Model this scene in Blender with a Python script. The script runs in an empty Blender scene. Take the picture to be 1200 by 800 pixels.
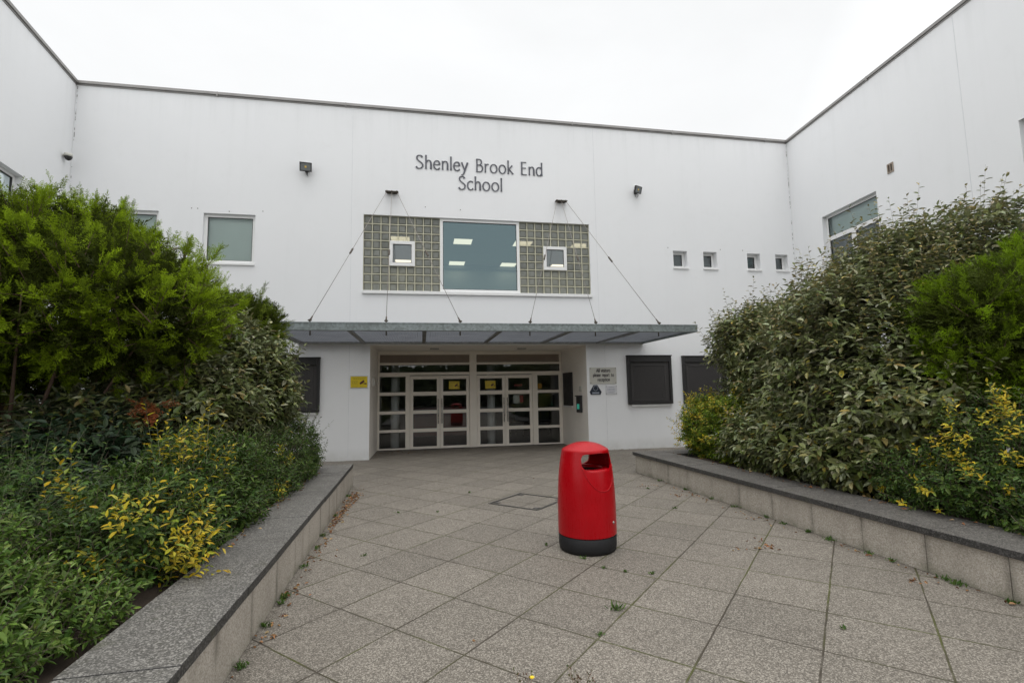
import bpy, bmesh, math, random
import numpy as np
from mathutils import Vector, Matrix

random.seed(7)
RNG = np.random.default_rng(7)
scn = bpy.context.scene
COL = scn.collection
PI = math.pi
R = math.radians

# ------------------------------------------------------------------ materials
def new_mat(name):
    m = bpy.data.materials.new(name)
    m.use_nodes = True
    nt = m.node_tree
    for n in list(nt.nodes):
        nt.nodes.remove(n)
    out = nt.nodes.new('ShaderNodeOutputMaterial')
    return m, nt, out

class NB:
    """small node-building helper"""
    def __init__(self, nt):
        self.nt = nt
    def n(self, typ, **kw):
        nd = self.nt.nodes.new(typ)
        for k, v in kw.items():
            setattr(nd, k, v)
        return nd
    def link(self, a, b):
        self.nt.links.new(a, b)
    def put(self, sock, v):
        if hasattr(v, 'is_output'):
            self.nt.links.new(v, sock)
        else:
            sock.default_value = v
    def math(self, op, a, b=None, c=None, clamp=False):
        nd = self.n('ShaderNodeMath', operation=op)
        nd.use_clamp = clamp
        self.put(nd.inputs[0], a)
        if b is not None: self.put(nd.inputs[1], b)
        if c is not None: self.put(nd.inputs[2], c)
        return nd.outputs[0]
    def mix(self, fac, a, b, blend='MIX'):
        nd = self.n('ShaderNodeMix', data_type='RGBA', blend_type=blend)
        self.put(nd.inputs[0], fac)
        self.put(nd.inputs[6], a if hasattr(a, 'is_output') else (*a, 1.0) if len(a) == 3 else a)
        self.put(nd.inputs[7], b if hasattr(b, 'is_output') else (*b, 1.0) if len(b) == 3 else b)
        return nd.outputs[2]
    def noise(self, vec, scale, detail=4, rough=0.55, dist=0.0):
        nd = self.n('ShaderNodeTexNoise')
        self.put(nd.inputs['Vector'], vec)
        nd.inputs['Scale'].default_value = scale
        nd.inputs['Detail'].default_value = detail
        nd.inputs['Roughness'].default_value = rough
        nd.inputs['Distortion'].default_value = dist
        return nd.outputs['Fac']
    def rng(self, v, a, b, c=0.0, d=1.0):
        nd = self.n('ShaderNodeMapRange')
        self.put(nd.inputs[0], v)
        for i, x in enumerate((a, b, c, d)):
            nd.inputs[i + 1].default_value = x
        return nd.outputs[0]
    def scalev(self, vec, s):
        nd = self.n('ShaderNodeMapping')
        self.put(nd.inputs['Vector'], vec)
        nd.inputs['Scale'].default_value = s
        return nd.outputs[0]

def principled(b, col, rough=0.6, metal=0.0, spec=0.5, normal=None, **kw):
    p = b.n('ShaderNodeBsdfPrincipled')
    b.put(p.inputs['Base Color'], col if hasattr(col, 'is_output') else (*col, 1.0))
    b.put(p.inputs['Roughness'], rough)
    p.inputs['Metallic'].default_value = metal
    p.inputs['Specular IOR Level'].default_value = spec
    if normal is not None:
        b.link(normal, p.inputs['Normal'])
    for k, v in kw.items():
        b.put(p.inputs[k], v)
    return p.outputs[0]

def bump(b, h, strength=0.3, dist=0.01):
    nd = b.n('ShaderNodeBump')
    nd.inputs['Strength'].default_value = strength
    nd.inputs['Distance'].default_value = dist
    b.link(h, nd.inputs['Height'])
    return nd.outputs[0]

def coord(b):
    return b.n('ShaderNodeTexCoord').outputs['Object']

def mat_plain(name, col, rough=0.5, metal=0.0, spec=0.5, var=0.12, scale=9.0, bmp=0.0):
    m, nt, out = new_mat(name); b = NB(nt); c = coord(b)
    nz = b.noise(c, scale, 5)
    dark = tuple(x * (1 - var) for x in col); lite = tuple(min(1, x * (1 + var)) for x in col)
    cc = b.mix(nz, dark, lite)
    rr = b.rng(b.noise(c, scale * 2.3, 3), 0.3, 0.7, max(0, rough - .07), min(1, rough + .07))
    nrm = bump(b, b.noise(c, scale * 12, 3), bmp, 0.004) if bmp else None
    b.link(principled(b, cc, rr, metal, spec, nrm), out.inputs[0])
    return m

def mat_render():
    """white painted render with faint weathering"""
    m, nt, out = new_mat('white_render'); b = NB(nt); c = coord(b)
    n1 = b.noise(c, 0.35, 5, 0.6)
    n2 = b.noise(c, 3.0, 6, 0.65)
    streak = b.noise(b.scalev(c, (5.0, 5.0, 0.22)), 1.0, 5, 0.7)
    sep = b.n('ShaderNodeSeparateXYZ'); b.link(c, sep.inputs[0])
    z = sep.outputs[2]
    base = b.mix(b.rng(n1, .3, .7), (.760, .766, .772), (.79, .794, .80))
    base = b.mix(b.math('MULTIPLY', b.rng(streak, .55, .82), .18), base, (.64, .65, .64))
    base = b.mix(b.math('MULTIPLY', b.rng(n2, .56, .8), .22), base, (.68, .685, .68))
    # splash dirt along the foot of the wall, runs under the roof edge
    foot = b.math('MULTIPLY', b.rng(z, 0.0, 0.30, 1.0, 0.0), b.rng(n2, .35, .65, .25, 1.0))
    base = b.mix(b.math('MULTIPLY', foot, .45), base, (.40, .39, .34))
    topd = b.math('MULTIPLY', b.rng(z, 8.0, 8.95, 0.0, 1.0), b.rng(streak, .45, .7))
    base = b.mix(b.math('MULTIPLY', topd, .20), base, (.55, .56, .56))
    h = b.math('ADD', b.noise(c, 160, 3), b.math('MULTIPLY', b.noise(c, 1.2, 3), 3.0))
    nrm = bump(b, h, 0.16, 0.004)
    b.link(principled(b, base, .85, spec=.25, normal=nrm), out.inputs[0])
    return m

def aggregate_color(b, c, base_d, base_l, speck_l, speck_d, sc=85.0):
    v = b.n('ShaderNodeTexVoronoi'); v.inputs['Scale'].default_value = sc
    b.put(v.inputs['Vector'], c)
    wn = b.n('ShaderNodeSeparateColor'); b.link(v.outputs['Color'], wn.inputs[0])
    r = wn.outputs[0]
    big = b.noise(c, 1.1, 5, .6)
    base = b.mix(b.rng(big, .3, .7), base_d, base_l)
    base = b.mix(b.math('MULTIPLY', b.rng(r, .66, .80), .62), base, speck_l)
    base = b.mix(b.math('MULTIPLY', b.rng(r, .34, .20), .58), base, speck_d)
    return base, v

def mat_paving():
    m, nt, out = new_mat('paving_slabs'); b = NB(nt)
    c = coord(b)
    mp = b.n('ShaderNodeMapping', vector_type='TEXTURE')
    mp.inputs['Location'].default_value = (-0.5916, 3.1623, 0)
    mp.inputs['Rotation'].default_value = (0, 0, R(-44.81))
    mp.inputs['Scale'].default_value = (.6, .6, .6)
    b.link(c, mp.inputs[0])
    g = mp.outputs[0]
    # tiny wobble so that joints are not ruler lines
    wob = b.n('ShaderNodeTexNoise'); wob.inputs['Scale'].default_value = 2.2; b.link(g, wob.inputs['Vector'])
    sub = b.n('ShaderNodeVectorMath', operation='SUBTRACT'); b.link(wob.outputs['Color'], sub.inputs[0]); sub.inputs[1].default_value = (.5, .5, .5)
    scl = b.n('ShaderNodeVectorMath', operation='SCALE'); b.link(sub.outputs[0], scl.inputs[0]); scl.inputs['Scale'].default_value = .018
    add = b.n('ShaderNodeVectorMath', operation='ADD'); b.link(g, add.inputs[0]); b.link(scl.outputs[0], add.inputs[1])
    sp = b.n('ShaderNodeSeparateXYZ'); b.link(add.outputs[0], sp.inputs[0])
    def edge(o):
        f = b.math('FRACT', o)
        return b.math('MINIMUM', f, b.math('SUBTRACT', 1.0, f))
    d = b.math('MINIMUM', edge(sp.outputs[0]), edge(sp.outputs[1]))
    wmod = b.rng(b.noise(c, 1.7, 3), .3, .7, .0035, .0085)
    joint = b.math('SUBTRACT', 1.0, b.math('DIVIDE', b.math('SUBTRACT', d, wmod), .006), clamp=True)
    # grime spreading from the joints
    grime = b.math('MULTIPLY', b.rng(d, 0.0, .10, 1.0, 0.0), b.rng(b.noise(c, 4.5, 5, .7), .45, .75))
    fx = b.math('FLOOR', sp.outputs[0]); fy = b.math('FLOOR', sp.outputs[1])
    cmb = b.n('ShaderNodeCombineXYZ'); b.link(fx, cmb.inputs[0]); b.link(fy, cmb.inputs[1])
    wn = b.n('ShaderNodeTexWhiteNoise', noise_dimensions='3D'); b.link(cmb.outputs[0], wn.inputs['Vector'])
    slab = wn.outputs['Value']
    base, vor = aggregate_color(b, c, (.122, .107, .088), (.160, .141, .117), (.345, .315, .268), (.050, .044, .037), 150)
    tone = b.rng(slab, 0, 1, .91, 1.09)
    ml = b.n('ShaderNodeVectorMath', operation='SCALE'); b.link(base, ml.inputs[0]); b.link(tone, ml.inputs['Scale'])
    base = ml.outputs[0]
    stain = b.noise(c, .55, 6, .65, .4)
    base = b.mix(b.math('MULTIPLY', b.rng(stain, .52, .75), .34), base, (.085, .074, .061))
    spots = b.n('ShaderNodeTexVoronoi'); spots.inputs['Scale'].default_value = 2.1; b.link(c, spots.inputs['Vector'])
    base = b.mix(b.math('MULTIPLY', b.rng(spots.outputs['Distance'], .045, .03), .55), base, (.06, .056, .052))
    base = b.mix(b.math('MULTIPLY', grime, .45), base, (.062, .054, .040))
    moss = b.rng(b.noise(c, 1.15, 4, .6), .44, .60)
    jc = b.mix(moss, (.046, .037, .026), (.062, .066, .016))
    jf = b.rng(b.noise(c, 9.0, 3), .25, .5, .55, 1.0)
    base = b.mix(b.math('MULTIPLY', joint, jf), base, jc)
    h = b.math('SUBTRACT', b.math('MULTIPLY', vor.outputs['Distance'], .22), b.math('MULTIPLY', joint, 1.6))
    h = b.math('ADD', h, b.math('MULTIPLY', slab, .5))
    nrm = bump(b, h, .55, .006)
    b.link(principled(b, base, b.rng(stain, .3, .7, .62, .85), spec=.35, normal=nrm), out.inputs[0])
    return m

def mat_granite(name, d, l, sl, sd, sc, stain_col, rough=.6, vert_stain=False):
    m, nt, out = new_mat(name); b = NB(nt); c = coord(b)
    base, vor = aggregate_color(b, c, d, l, sl, sd, sc)
    st = b.noise(b.scalev(c, (1, 1, .35) if vert_stain else (1, 1, 1)), 2.2, 6, .68, .3)
    base = b.mix(b.math('MULTIPLY', b.rng(st, .48, .72), .55), base, stain_col)
    if not vert_stain:
        ms = b.math('MULTIPLY', b.rng(b.noise(c, 5.5, 6, .72), .56, .70), b.rng(b.noise(c, .9, 3), .42, .6))
        base = b.mix(b.math('MULTIPLY', ms, .55), base, (.050, .052, .026))
    if vert_stain:
        sep = b.n('ShaderNodeSeparateXYZ'); b.link(c, sep.inputs[0])
        sf = b.math('FRACT', b.math('DIVIDE', b.math('SUBTRACT', 9.032, sep.outputs[1]), .5998))
        sd_ = b.math('MINIMUM', sf, b.math('SUBTRACT', 1.0, sf))
        run = b.math('MULTIPLY', b.rng(sd_, .015, .10, 1, 0), b.rng(b.noise(c, 3.1, 4), .38, .62))
        base = b.mix(b.math('MULTIPLY', run, .55), base, (.095, .085, .066))
        lo = b.math('MULTIPLY', b.rng(sep.outputs[2], .0, .10, 1, 0), b.rng(b.noise(c, 6, 4), .35, .65))
        base = b.mix(b.math('MULTIPLY', lo, .6), base, (.10, .105, .06))
    nrm = bump(b, vor.outputs['Distance'], .12, .003)
    b.link(principled(b, base, b.rng(st, .3, .7, rough - .12, rough + .12), spec=.4, normal=nrm), out.inputs[0])
    return m

def mat_galv(name, col, rough=.45):
    m, nt, out = new_mat(name); b = NB(nt); c = coord(b)
    v = b.n('ShaderNodeTexVoronoi'); v.inputs['Scale'].default_value = 26; b.link(c, v.inputs['Vector'])
    s = b.n('ShaderNodeSeparateColor'); b.link(v.outputs['Color'], s.inputs[0])
    nz = b.noise(c, 2.0, 5, .7)
    cc = b.mix(s.outputs[0], tuple(x * .78 for x in col), tuple(x * 1.22 for x in col))
    cc = b.mix(b.math('MULTIPLY', b.rng(nz, .5, .75), .5), cc, (.10, .105, .095))
    b.link(principled(b, cc, b.rng(nz, .3, .7, rough, rough + .2), .35, .4), out.inputs[0])
    return m

def mat_glass(name, tint, refl=0.06, rough=0.0, wav=0.0, rc=(1, 1, 1)):
    """window glass: tinted see-through with fresnel reflection"""
    m, nt, out = new_mat(name); b = NB(nt); c = coord(b)
    tr = b.n('ShaderNodeBsdfTransparent'); tr.inputs[0].default_value = (*tint, 1)
    gl = b.n('ShaderNodeBsdfGlossy'); gl.inputs['Roughness'].default_value = rough
    gl.inputs['Color'].default_value = (*rc, 1)
    fr = b.n('ShaderNodeFresnel'); fr.inputs['IOR'].default_value = 1.5
    nrm = bump(b, b.noise(c, 1.3, 2), wav, .02) if wav else None
    if nrm is not None:
        b.link(nrm, gl.inputs['Normal'])
    fac = b.math('ADD', b.math('MULTIPLY', fr.outputs[0], 1.5), refl - .05, clamp=True)
    mx = b.n('ShaderNodeMixShader'); b.link(fac, mx.inputs[0]); b.link(tr.outputs[0], mx.inputs[1]); b.link(gl.outputs[0], mx.inputs[2])
    b.link(mx.outputs[0], out.inputs[0])
    return m

def mat_glassblock():
    m, nt, out = new_mat('glass_block'); b = NB(nt); c = coord(b)
    nz = b.noise(c, 7, 3, .6)
    nrm = bump(b, b.noise(c, 22, 2), .35, .02)
    wv = b.n('ShaderNodeTexWhiteNoise', noise_dimensions='3D'); sn = b.n('ShaderNodeVectorMath', operation='SNAP'); b.link(c, sn.inputs[0]); sn.inputs[1].default_value = (.2155, 5, .2155); b.link(sn.outputs[0], wv.inputs['Vector'])
    cc = b.mix(nz, (.20, .215, .19), (.50, .51, .46))
    cc = b.mix(b.math('MULTIPLY', wv.outputs['Value'], .45), cc, (.16, .17, .15))
    p = principled(b, cc, .12, spec=.6, normal=nrm)
    tr = b.n('ShaderNodeBsdfTransparent'); tr.inputs[0].default_value = (.72, .76, .66, 1)
    mx = b.n('ShaderNodeMixShader'); mx.inputs[0].default_value = .55
    b.link(tr.outputs[0], mx.inputs[1]); b.link(p, mx.inputs[2]); b.link(mx.outputs[0], out.inputs[0])
    return m

def mat_emit(name, col, s):
    m, nt, out = new_mat(name); b = NB(nt)
    e = b.n('ShaderNodeEmission'); e.inputs[0].default_value = (*col, 1); e.inputs[1].default_value = s
    b.link(e.outputs[0], out.inputs[0])
    return m

def mat_leaf(name, under, rough=.42, spec=.45, trans=.22, sat=1.0):
    """leaf colour comes from the 'leaf' attribute of every single leaf; the underside has its own colour"""
    m, nt, out = new_mat(name); b = NB(nt)
    a = b.n('ShaderNodeAttribute'); a.attribute_name = 'leaf'
    g = b.n('ShaderNodeNewGeometry')
    cc = a.outputs['Color']
    if under is not None:
        cc = b.mix(b.math('MULTIPLY', g.outputs['Backfacing'], .8), cc, under)
    p = principled(b, cc, rough, spec=spec)
    t = b.n('ShaderNodeBsdfTranslucent'); b.link(a.outputs['Color'], t.inputs[0])
    mx = b.n('ShaderNodeMixShader'); mx.inputs[0].default_value = trans
    b.link(p, mx.inputs[1]); b.link(t.outputs[0], mx.inputs[2]); b.link(mx.outputs[0], out.inputs[0])
    return m

def mat_bark(name, col):
    m, nt, out = new_mat(name); b = NB(nt); c = coord(b)
    nz = b.noise(b.scalev(c, (9, 9, 1.6)), 2.0, 6, .7, .5)
    cc = b.mix(nz, tuple(x * .5 for x in col), tuple(x * 1.4 for x in col))
    b.link(principled(b, cc, .85, spec=.2, normal=bump(b, nz, .8, .02)), out.inputs[0])
    return m

M = {}
M['render'] = mat_render()
M['joint'] = mat_plain('wall_joint_sealant', (.66, .67, .68), .8, var=.2, scale=5)
def mat_bead():
    m, nt, out = new_mat('corner_bead'); b = NB(nt); c = coord(b)
    f = b.rng(b.noise(b.scalev(c, (1, 1, 7)), 1.0, 4, .7), .5, .56)
    b.link(principled(b, b.mix(f, (.78, .79, .80), (.20, .19, .175)), .8, spec=.2), out.inputs[0]); return m
M['bead'] = mat_bead()
M['paving'] = mat_paving()
M['coping_stone'] = mat_granite('coping_granite', (.078, .073, .066), (.112, .106, .096), (.31, .295, .27), (.030, .028, .025), 140, (.060, .057, .052), .58)
M['coping_dark'] = mat_granite('coping_granite_dark', (.064, .059, .053), (.098, .091, .082), (.24, .225, .205), (.024, .023, .021), 130, (.048, .045, .040), .6)
M['coping_edge'] = mat_granite('coping_dark_edge', (.030, .029, .027), (.050, .048, .045), (.12, .115, .11), (.016, .016, .015), 120, (.03, .028, .026), .6)
M['facing'] = mat_granite('facing_granite', (.35, .315, .265), (.42, .38, .325), (.52, .48, .43), (.23, .205, .17), 130, (.21, .185, .15), .65, True)
M['backing'] = mat_plain('planter_backing', (.06, .055, .05), .9)
M['roofedge'] = mat_plain('roof_edge_metal', (.27, .26, .25), .5, .3, var=.25, scale=3)
M['roof'] = mat_plain('roof_membrane', (.16, .16, .16), .9)
M['fascia'] = mat_galv('galvanised_fascia', (.215, .245, .245))
M['steel'] = mat_galv('galvanised_beam', (.21, .215, .21), .5)
M['grating'] = mat_plain('grating_steel', (.27, .285, .315), .5, .2, var=.25, scale=3)
M['frame'] = mat_plain('white_frame', (.76, .76, .75), .4, var=.05, scale=4)
M['doorframe'] = mat_plain('cream_powder_coat', (.80, .74, .65), .42, var=.07, scale=4)
M['louvre'] = mat_plain('louvre_blade', (.52, .44, .38), .55, var=.12, scale=6)
M['reveal'] = mat_plain('entrance_lining', (.82, .775, .71), .7, var=.06, scale=2)
M['glass_door'] = mat_glass('door_glass', (.84, .86, .83), .075, 0.0, .02)
M['glass_win'] = mat_glass('window_glass', (.56, .66, .66), .15, 0.0, .02, (.62, .86, .92))
M['glass_clear'] = mat_glass('clear_glass', (.86, .91, .89), .14, 0.0, .02, (.86, .95, .97))
M['block'] = mat_glassblock()
M['mortar'] = mat_plain('block_mortar', (.54, .52, .40), .8, var=.15, scale=8)
M['black'] = mat_plain('black_powder_coat', (.020, .019, .019), .5, var=.25, scale=5)
M['mesh'] = mat_plain('security_mesh', (.040, .037, .036), .6, var=.25, scale=30)
M['letter'] = mat_plain('letter_grey', (.080, .082, .100), .45, var=.08)
M['signface'] = mat_plain('sign_cream', (.52, .51, .46), .4, var=.05, scale=5)
M['signwhite'] = mat_plain('sign_white', (.60, .60, .62), .4, var=.05, scale=5)
M['yellow'] = mat_plain('sign_yellow', (.66, .50, .012), .4, var=.06, scale=6)
M['yellowframe'] = mat_plain('sign_clear_edge', (.56, .58, .60), .3, var=.05)
M['ink'] = mat_plain('sign_ink', (.045, .042, .045), .5)
M['inkbrown'] = mat_plain('sign_ink_maroon', (.075, .018, .018), .5)
M['inkfaint'] = mat_plain('sign_ink_faint', (.36, .28, .02), .5)
M['inkblue'] = mat_plain('sign_ink_blue', (.28, .30, .38), .5)
M['navy'] = mat_plain('emblem_navy', (.022, .028, .042), .4)
M['silver'] = mat_plain('emblem_silver', (.30, .33, .38), .4)
M['steelpolish'] = mat_plain('stainless', (.42, .41, .40), .3, .9, var=.08)
M['cable'] = mat_plain('cable_steel', (.24, .215, .195), .5, .2, var=.2)
M['rust'] = mat_plain('weathered_fixing', (.085, .07, .055), .7, .3, var=.4, scale=30)
M['red'] = None
M['binblack'] = mat_plain('bin_black_plastic', (.014, .014, .015), .6, spec=.25, var=.25, scale=14, bmp=.1)
M['soil'] = mat_plain('soil', (.045, .032, .022), .95, var=.4, scale=12, bmp=.6)
M['asphalt'] = mat_plain('asphalt', (.052, .052, .054), .85, var=.3, scale=14, bmp=.3)
M['cast'] = mat_plain('cast_iron', (.085, .080, .075), .6, .4, var=.3, scale=20)
M['lampglass'] = mat_plain('flood_glass', (.17, .18, .18), .35, spec=.4, var=.3, scale=14)
M['led'] = mat_plain('led_chip', (.75, .52, .10), .4, var=.05)
M['ceil'] = mat_plain('ceiling_tile', (.44, .47, .48), .85, var=.04, scale=3)
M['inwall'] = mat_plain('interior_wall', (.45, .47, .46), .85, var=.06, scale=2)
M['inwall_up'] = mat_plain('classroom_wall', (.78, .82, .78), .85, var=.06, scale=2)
M['infloor'] = mat_plain('interior_floor', (.085, .08, .075), .35, var=.2, scale=3)
M['column'] = mat_plain('column_paint', (.86, .88, .90), .6, var=.04)
M['deskred'] = mat_plain('desk_red', (.22, .06, .045), .45, var=.1)
M['desktop'] = mat_plain('desk_top', (.28, .23, .18), .4, var=.12)
M['fabric'] = mat_plain('chair_fabric', (.04, .05, .075), .9, var=.2, scale=30)
M['poster'] = mat_plain('poster_paper', (.50, .52, .52), .6, var=.06)
M['posterred'] = mat_plain('poster_red', (.32, .045, .05), .6, var=.08)
M['posterorange'] = mat_plain('poster_orange', (.55, .27, .02), .6, var=.08)
M['blind'] = mat_plain('roller_blind', (.74, .80, .76), .9, var=.04, scale=2)
M['blind_teal'] = mat_plain('roller_blind_teal', (.50, .59, .57), .9, var=.05, scale=2)
M['panel_light'] = mat_emit('ceiling_light_diffuser', (1.0, .86, .66), 1.25)
M['screen'] = mat_emit('intercom_screen', (.05, .30, .22), .55)
M['darkroom'] = mat_plain('unlit_room', (.13, .14, .15), .9)
M['bark'] = mat_bark('cypress_bark', (.115, .075, .055))
M['twig'] = mat_bark('twig_bark', (.13, .10, .08))
M['stem'] = mat_plain('green_stem', (.09, .10, .045), .6, var=.3)
M['drystem'] = mat_plain('dry_stem', (.22, .17, .12), .8, var=.3, scale=20)
M['petal'] = mat_plain('yellow_petal', (.80, .60, .02), .5, var=.1)
M['leaf_conifer'] = mat_leaf('cypress_leaf', None, .65, .12, .30)
M['leaf_elae'] = mat_leaf('silverberry_leaf', (.22, .24, .15), .36, .42, .20)
M['leaf_euo'] = mat_leaf('spindle_leaf', None, .45, .28, .28)
M['leaf_dark'] = mat_leaf('laurel_leaf', None, .42, .30, .20)
M['leaf_litter'] = mat_leaf('dead_leaf', None, .75, .2, .05)

def mat_bin():
    m, nt, out = new_mat('bin_red_plastic'); b = NB(nt); c = coord(b)
    nz = b.noise(c, 5, 5, .6); fine = b.noise(b.scalev(c, (30, 30, 3)), 3, 4, .7)
    cc = b.mix(b.rng(nz, .3, .7), (.32, .0008, .0042), (.375, .0015, .0062))
    sep = b.n('ShaderNodeSeparateXYZ'); b.link(c, sep.inputs[0])
    dirt = b.math('MULTIPLY', b.rng(sep.outputs[2], .15, .38, 1, 0), b.rng(fine, .5, .75))
    cc = b.mix(b.math('MULTIPLY', dirt, .35), cc, (.17, .03, .025))
    scuff = b.rng(b.noise(b.scalev(c, (14, 14, 60)), 2, 4, .7), .68, .8)
    cc = b.mix(b.math('MULTIPLY', scuff, .25), cc, (.36, .05, .05))
    rr = b.rng(fine, .3, .7, .24, .36)
    b.link(principled(b, cc, rr, spec=.22, normal=bump(b, b.noise(c, 130, 2), .05, .003)), out.inputs[0])
    return m
M['red'] = mat_bin()

# ------------------------------------------------------------------ object helpers
def tag(o, label=None, cat=None, group=None, kind=None):
    if label: o['label'] = label
    if cat: o['category'] = cat
    if group: o['group'] = group
    if kind: o['kind'] = kind
    return o

def thing(name, label, cat, loc=(0, 0, 0), rotz=0, group=None):
    o = bpy.data.objects.new(name, None); COL.objects.link(o)
    o.empty_display_size = .2
    o.location = loc; o.rotation_euler = (0, 0, rotz)
    return tag(o, label, cat, group)

def link_mesh(name, me, parent=None):
    o = bpy.data.objects.new(name, me); COL.objects.link(o)
    if parent is not None: o.parent = parent
    return o

class MB:
    """collects boxes, tubes, quads and prisms; build() links them as ONE mesh object"""
    def __init__(self):
        self.v = []; self.f = []; self.mi = []; self.sm = []
    def add(self, vs, fs, mi=0, smooth=False):
        o = len(self.v)
        self.v += [tuple(p) for p in vs]
        for f in fs:
            self.f.append(tuple(i + o for i in f)); self.mi.append(mi); self.sm.append(smooth)
    def box(self, a, b, mi=0, fr=None):
        x0, y0, z0 = a; x1, y1, z1 = b
        if x0 > x1: x0, x1 = x1, x0
        if y0 > y1: y0, y1 = y1, y0
        if z0 > z1: z0, z1 = z1, z0
        vs = [(x0, y0, z0), (x1, y0, z0), (x1, y1, z0), (x0, y1, z0), (x0, y0, z1), (x1, y0, z1), (x1, y1, z1), (x0, y1, z1)]
        if fr: vs = [fr.P(*p) for p in vs]
        self.add(vs, [(3, 2, 1, 0), (4, 5, 6, 7), (0, 1, 5, 4), (1, 2, 6, 5), (2, 3, 7, 6), (3, 0, 4, 7)], mi)
    def quad(self, pts, mi=0):
        self.add(pts, [(0, 1, 2, 3)], mi)
    def prism(self, poly, axis0, axis1, mi=0):
        """poly: list of 3D points, extruded by the vector axis1-axis0"""
        n = len(poly); d = Vector(axis1) - Vector(axis0)
        vs = [Vector(p) for p in poly] + [Vector(p) + d for p in poly]
        fs = [tuple(range(n - 1, -1, -1)), tuple(range(n, 2 * n))] + [(i, (i + 1) % n, n + (i + 1) % n, n + i) for i in range(n)]
        self.add(vs, fs, mi)
    def tube(self, pts, rad, n=8, mi=0, cap=True):
        pts = [Vector(p) for p in pts]
        rs = rad if hasattr(rad, '__len__') else [rad] * len(pts)
        rings = []; up = Vector((0, 0, 1))
        prev = None
        for i, p in enumerate(pts):
            t = (pts[min(i + 1, len(pts) - 1)] - pts[max(i - 1, 0)]).normalized()
            if prev is None:
                a = t.cross(up) if abs(t.dot(up)) < .95 else t.cross(Vector((1, 0, 0)))
            else:
                a = prev - t * prev.dot(t)
            a.normalize(); prev = a; b = t.cross(a)
            rings.append([p + (a * math.cos(2 * PI * k / n) + b * math.sin(2 * PI * k / n)) * rs[i] for k in range(n)])
        vs = [q for r in rings for q in r]; fs = []
        for i in range(len(pts) - 1):
            for k in range(n):
                fs.append((i * n + k, i * n + (k + 1) % n, (i + 1) * n + (k + 1) % n, (i + 1) * n + k))
        self.add(vs, fs, mi, True)
        if cap:
            o = len(self.v) - len(vs)
            self.f.append(tuple(o + k for k in range(n - 1, -1, -1))); self.mi.append(mi); self.sm.append(False)
            o2 = o + (len(pts) - 1) * n
            self.f.append(tuple(o2 + k for k in range(n))); self.mi.append(mi); self.sm.append(False)
    def lathe(self, prof, n=48, mi=0, close=False):
        vs = []; fs = []
        for r, z in prof:
            vs += [(r * math.cos(2 * PI * k / n), r * math.sin(2 * PI * k / n), z) for k in range(n)]
        for i in range(len(prof) - 1):
            for k in range(n):
                fs.append((i * n + k, i * n + (k + 1) % n, (i + 1) * n + (k + 1) % n, (i + 1) * n + k))
        self.add(vs, fs, mi, True)
    def build(self, name, mats, parent=None, bevel=0.0, segs=2):
        me = bpy.data.meshes.new(name)
        me.from_pydata(self.v, [], self.f)
        if not isinstance(mats, (list, tuple)): mats = [mats]
        for m in mats: me.materials.append(m)
        me.polygons.foreach_set('material_index', self.mi)
        me.polygons.foreach_set('use_smooth', self.sm)
        me.update()
        o = link_mesh(name, me, parent)
        if bevel:
            md = o.modifiers.new('bevel', 'BEVEL'); md.width = bevel; md.segments = segs; md.limit_method = 'ANGLE'; md.angle_limit = R(40)
        return o

class Frame:
    """a wall's own axes: u along the wall, w into the building, z up"""
    def __init__(self, o, u, w):
        self.o = Vector(o); self.u = Vector(u).normalized(); self.w = Vector(w).normalized()
    def P(self, u, w, z):
        p = self.o + self.u * u + self.w * w
        return (p.x, p.y, z)

WY = 12.45           # plane of the entrance wall
TOP = 8.90           # top of the white walls
FW = Frame((0, WY, 0), (1, 0, 0), (0, 1, 0))
CL = (-7.91, WY); CR = (10.84, WY)
FL = Frame((*CL, 0), (.142, -1, 0), (-1, -.142, 0))
LL, LR = 10.5, 11.5     # lengths of the two wings
FR = Frame((*CR, 0), (-.094, -1, 0), (1, -.094, 0))

def wall_sheet(mb, fr, u0, u1, z0, z1, openings, th=.28):
    us = sorted({u0, u1, *[o[0] for o in openings], *[o[1] for o in openings]})
    zs = sorted({z0, z1, *[o[2] for o in openings], *[o[3] for o in openings]})
    flip = fr.u.cross(Vector((0, 0, 1))).dot(fr.w) > 0
    def q(pts, inv=False):
        pts = [fr.P(*p) for p in pts]
        if inv: pts = pts[::-1]
        mb.quad(pts)
    for i in range(len(us) - 1):
        for j in range(len(zs) - 1):
            um = (us[i] + us[i + 1]) / 2; zm = (zs[j] + zs[j + 1]) / 2
            if any(o[0] < um < o[1] and o[2] < zm < o[3] for o in openings): continue
            a, b, c, d = us[i], us[i + 1], zs[j], zs[j + 1]
            q([(a, 0, c), (b, 0, c), (b, 0, d), (a, 0, d)], False)
            q([(a, th, c), (a, th, d), (b, th, d), (b, th, c)], False)
    for (a, b, c, d) in openings:
        q([(a, 0, c), (a, 0, d), (a, th, d), (a, th, c)])
        q([(b, 0, c), (b, th, c), (b, th, d), (b, 0, d)])
        q([(a, 0, d), (b, 0, d), (b, th, d), (a, th, d)])
        if c > z0 + .01:
            q([(a, 0, c), (a, th, c), (b, th, c), (b, 0, c)])

# ------------------------------------------------------------------ the school building
bld = thing('school_building', 'white rendered two storey school building with a recessed glazed entrance and side wings', 'building', (0, 0, 0))

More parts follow.
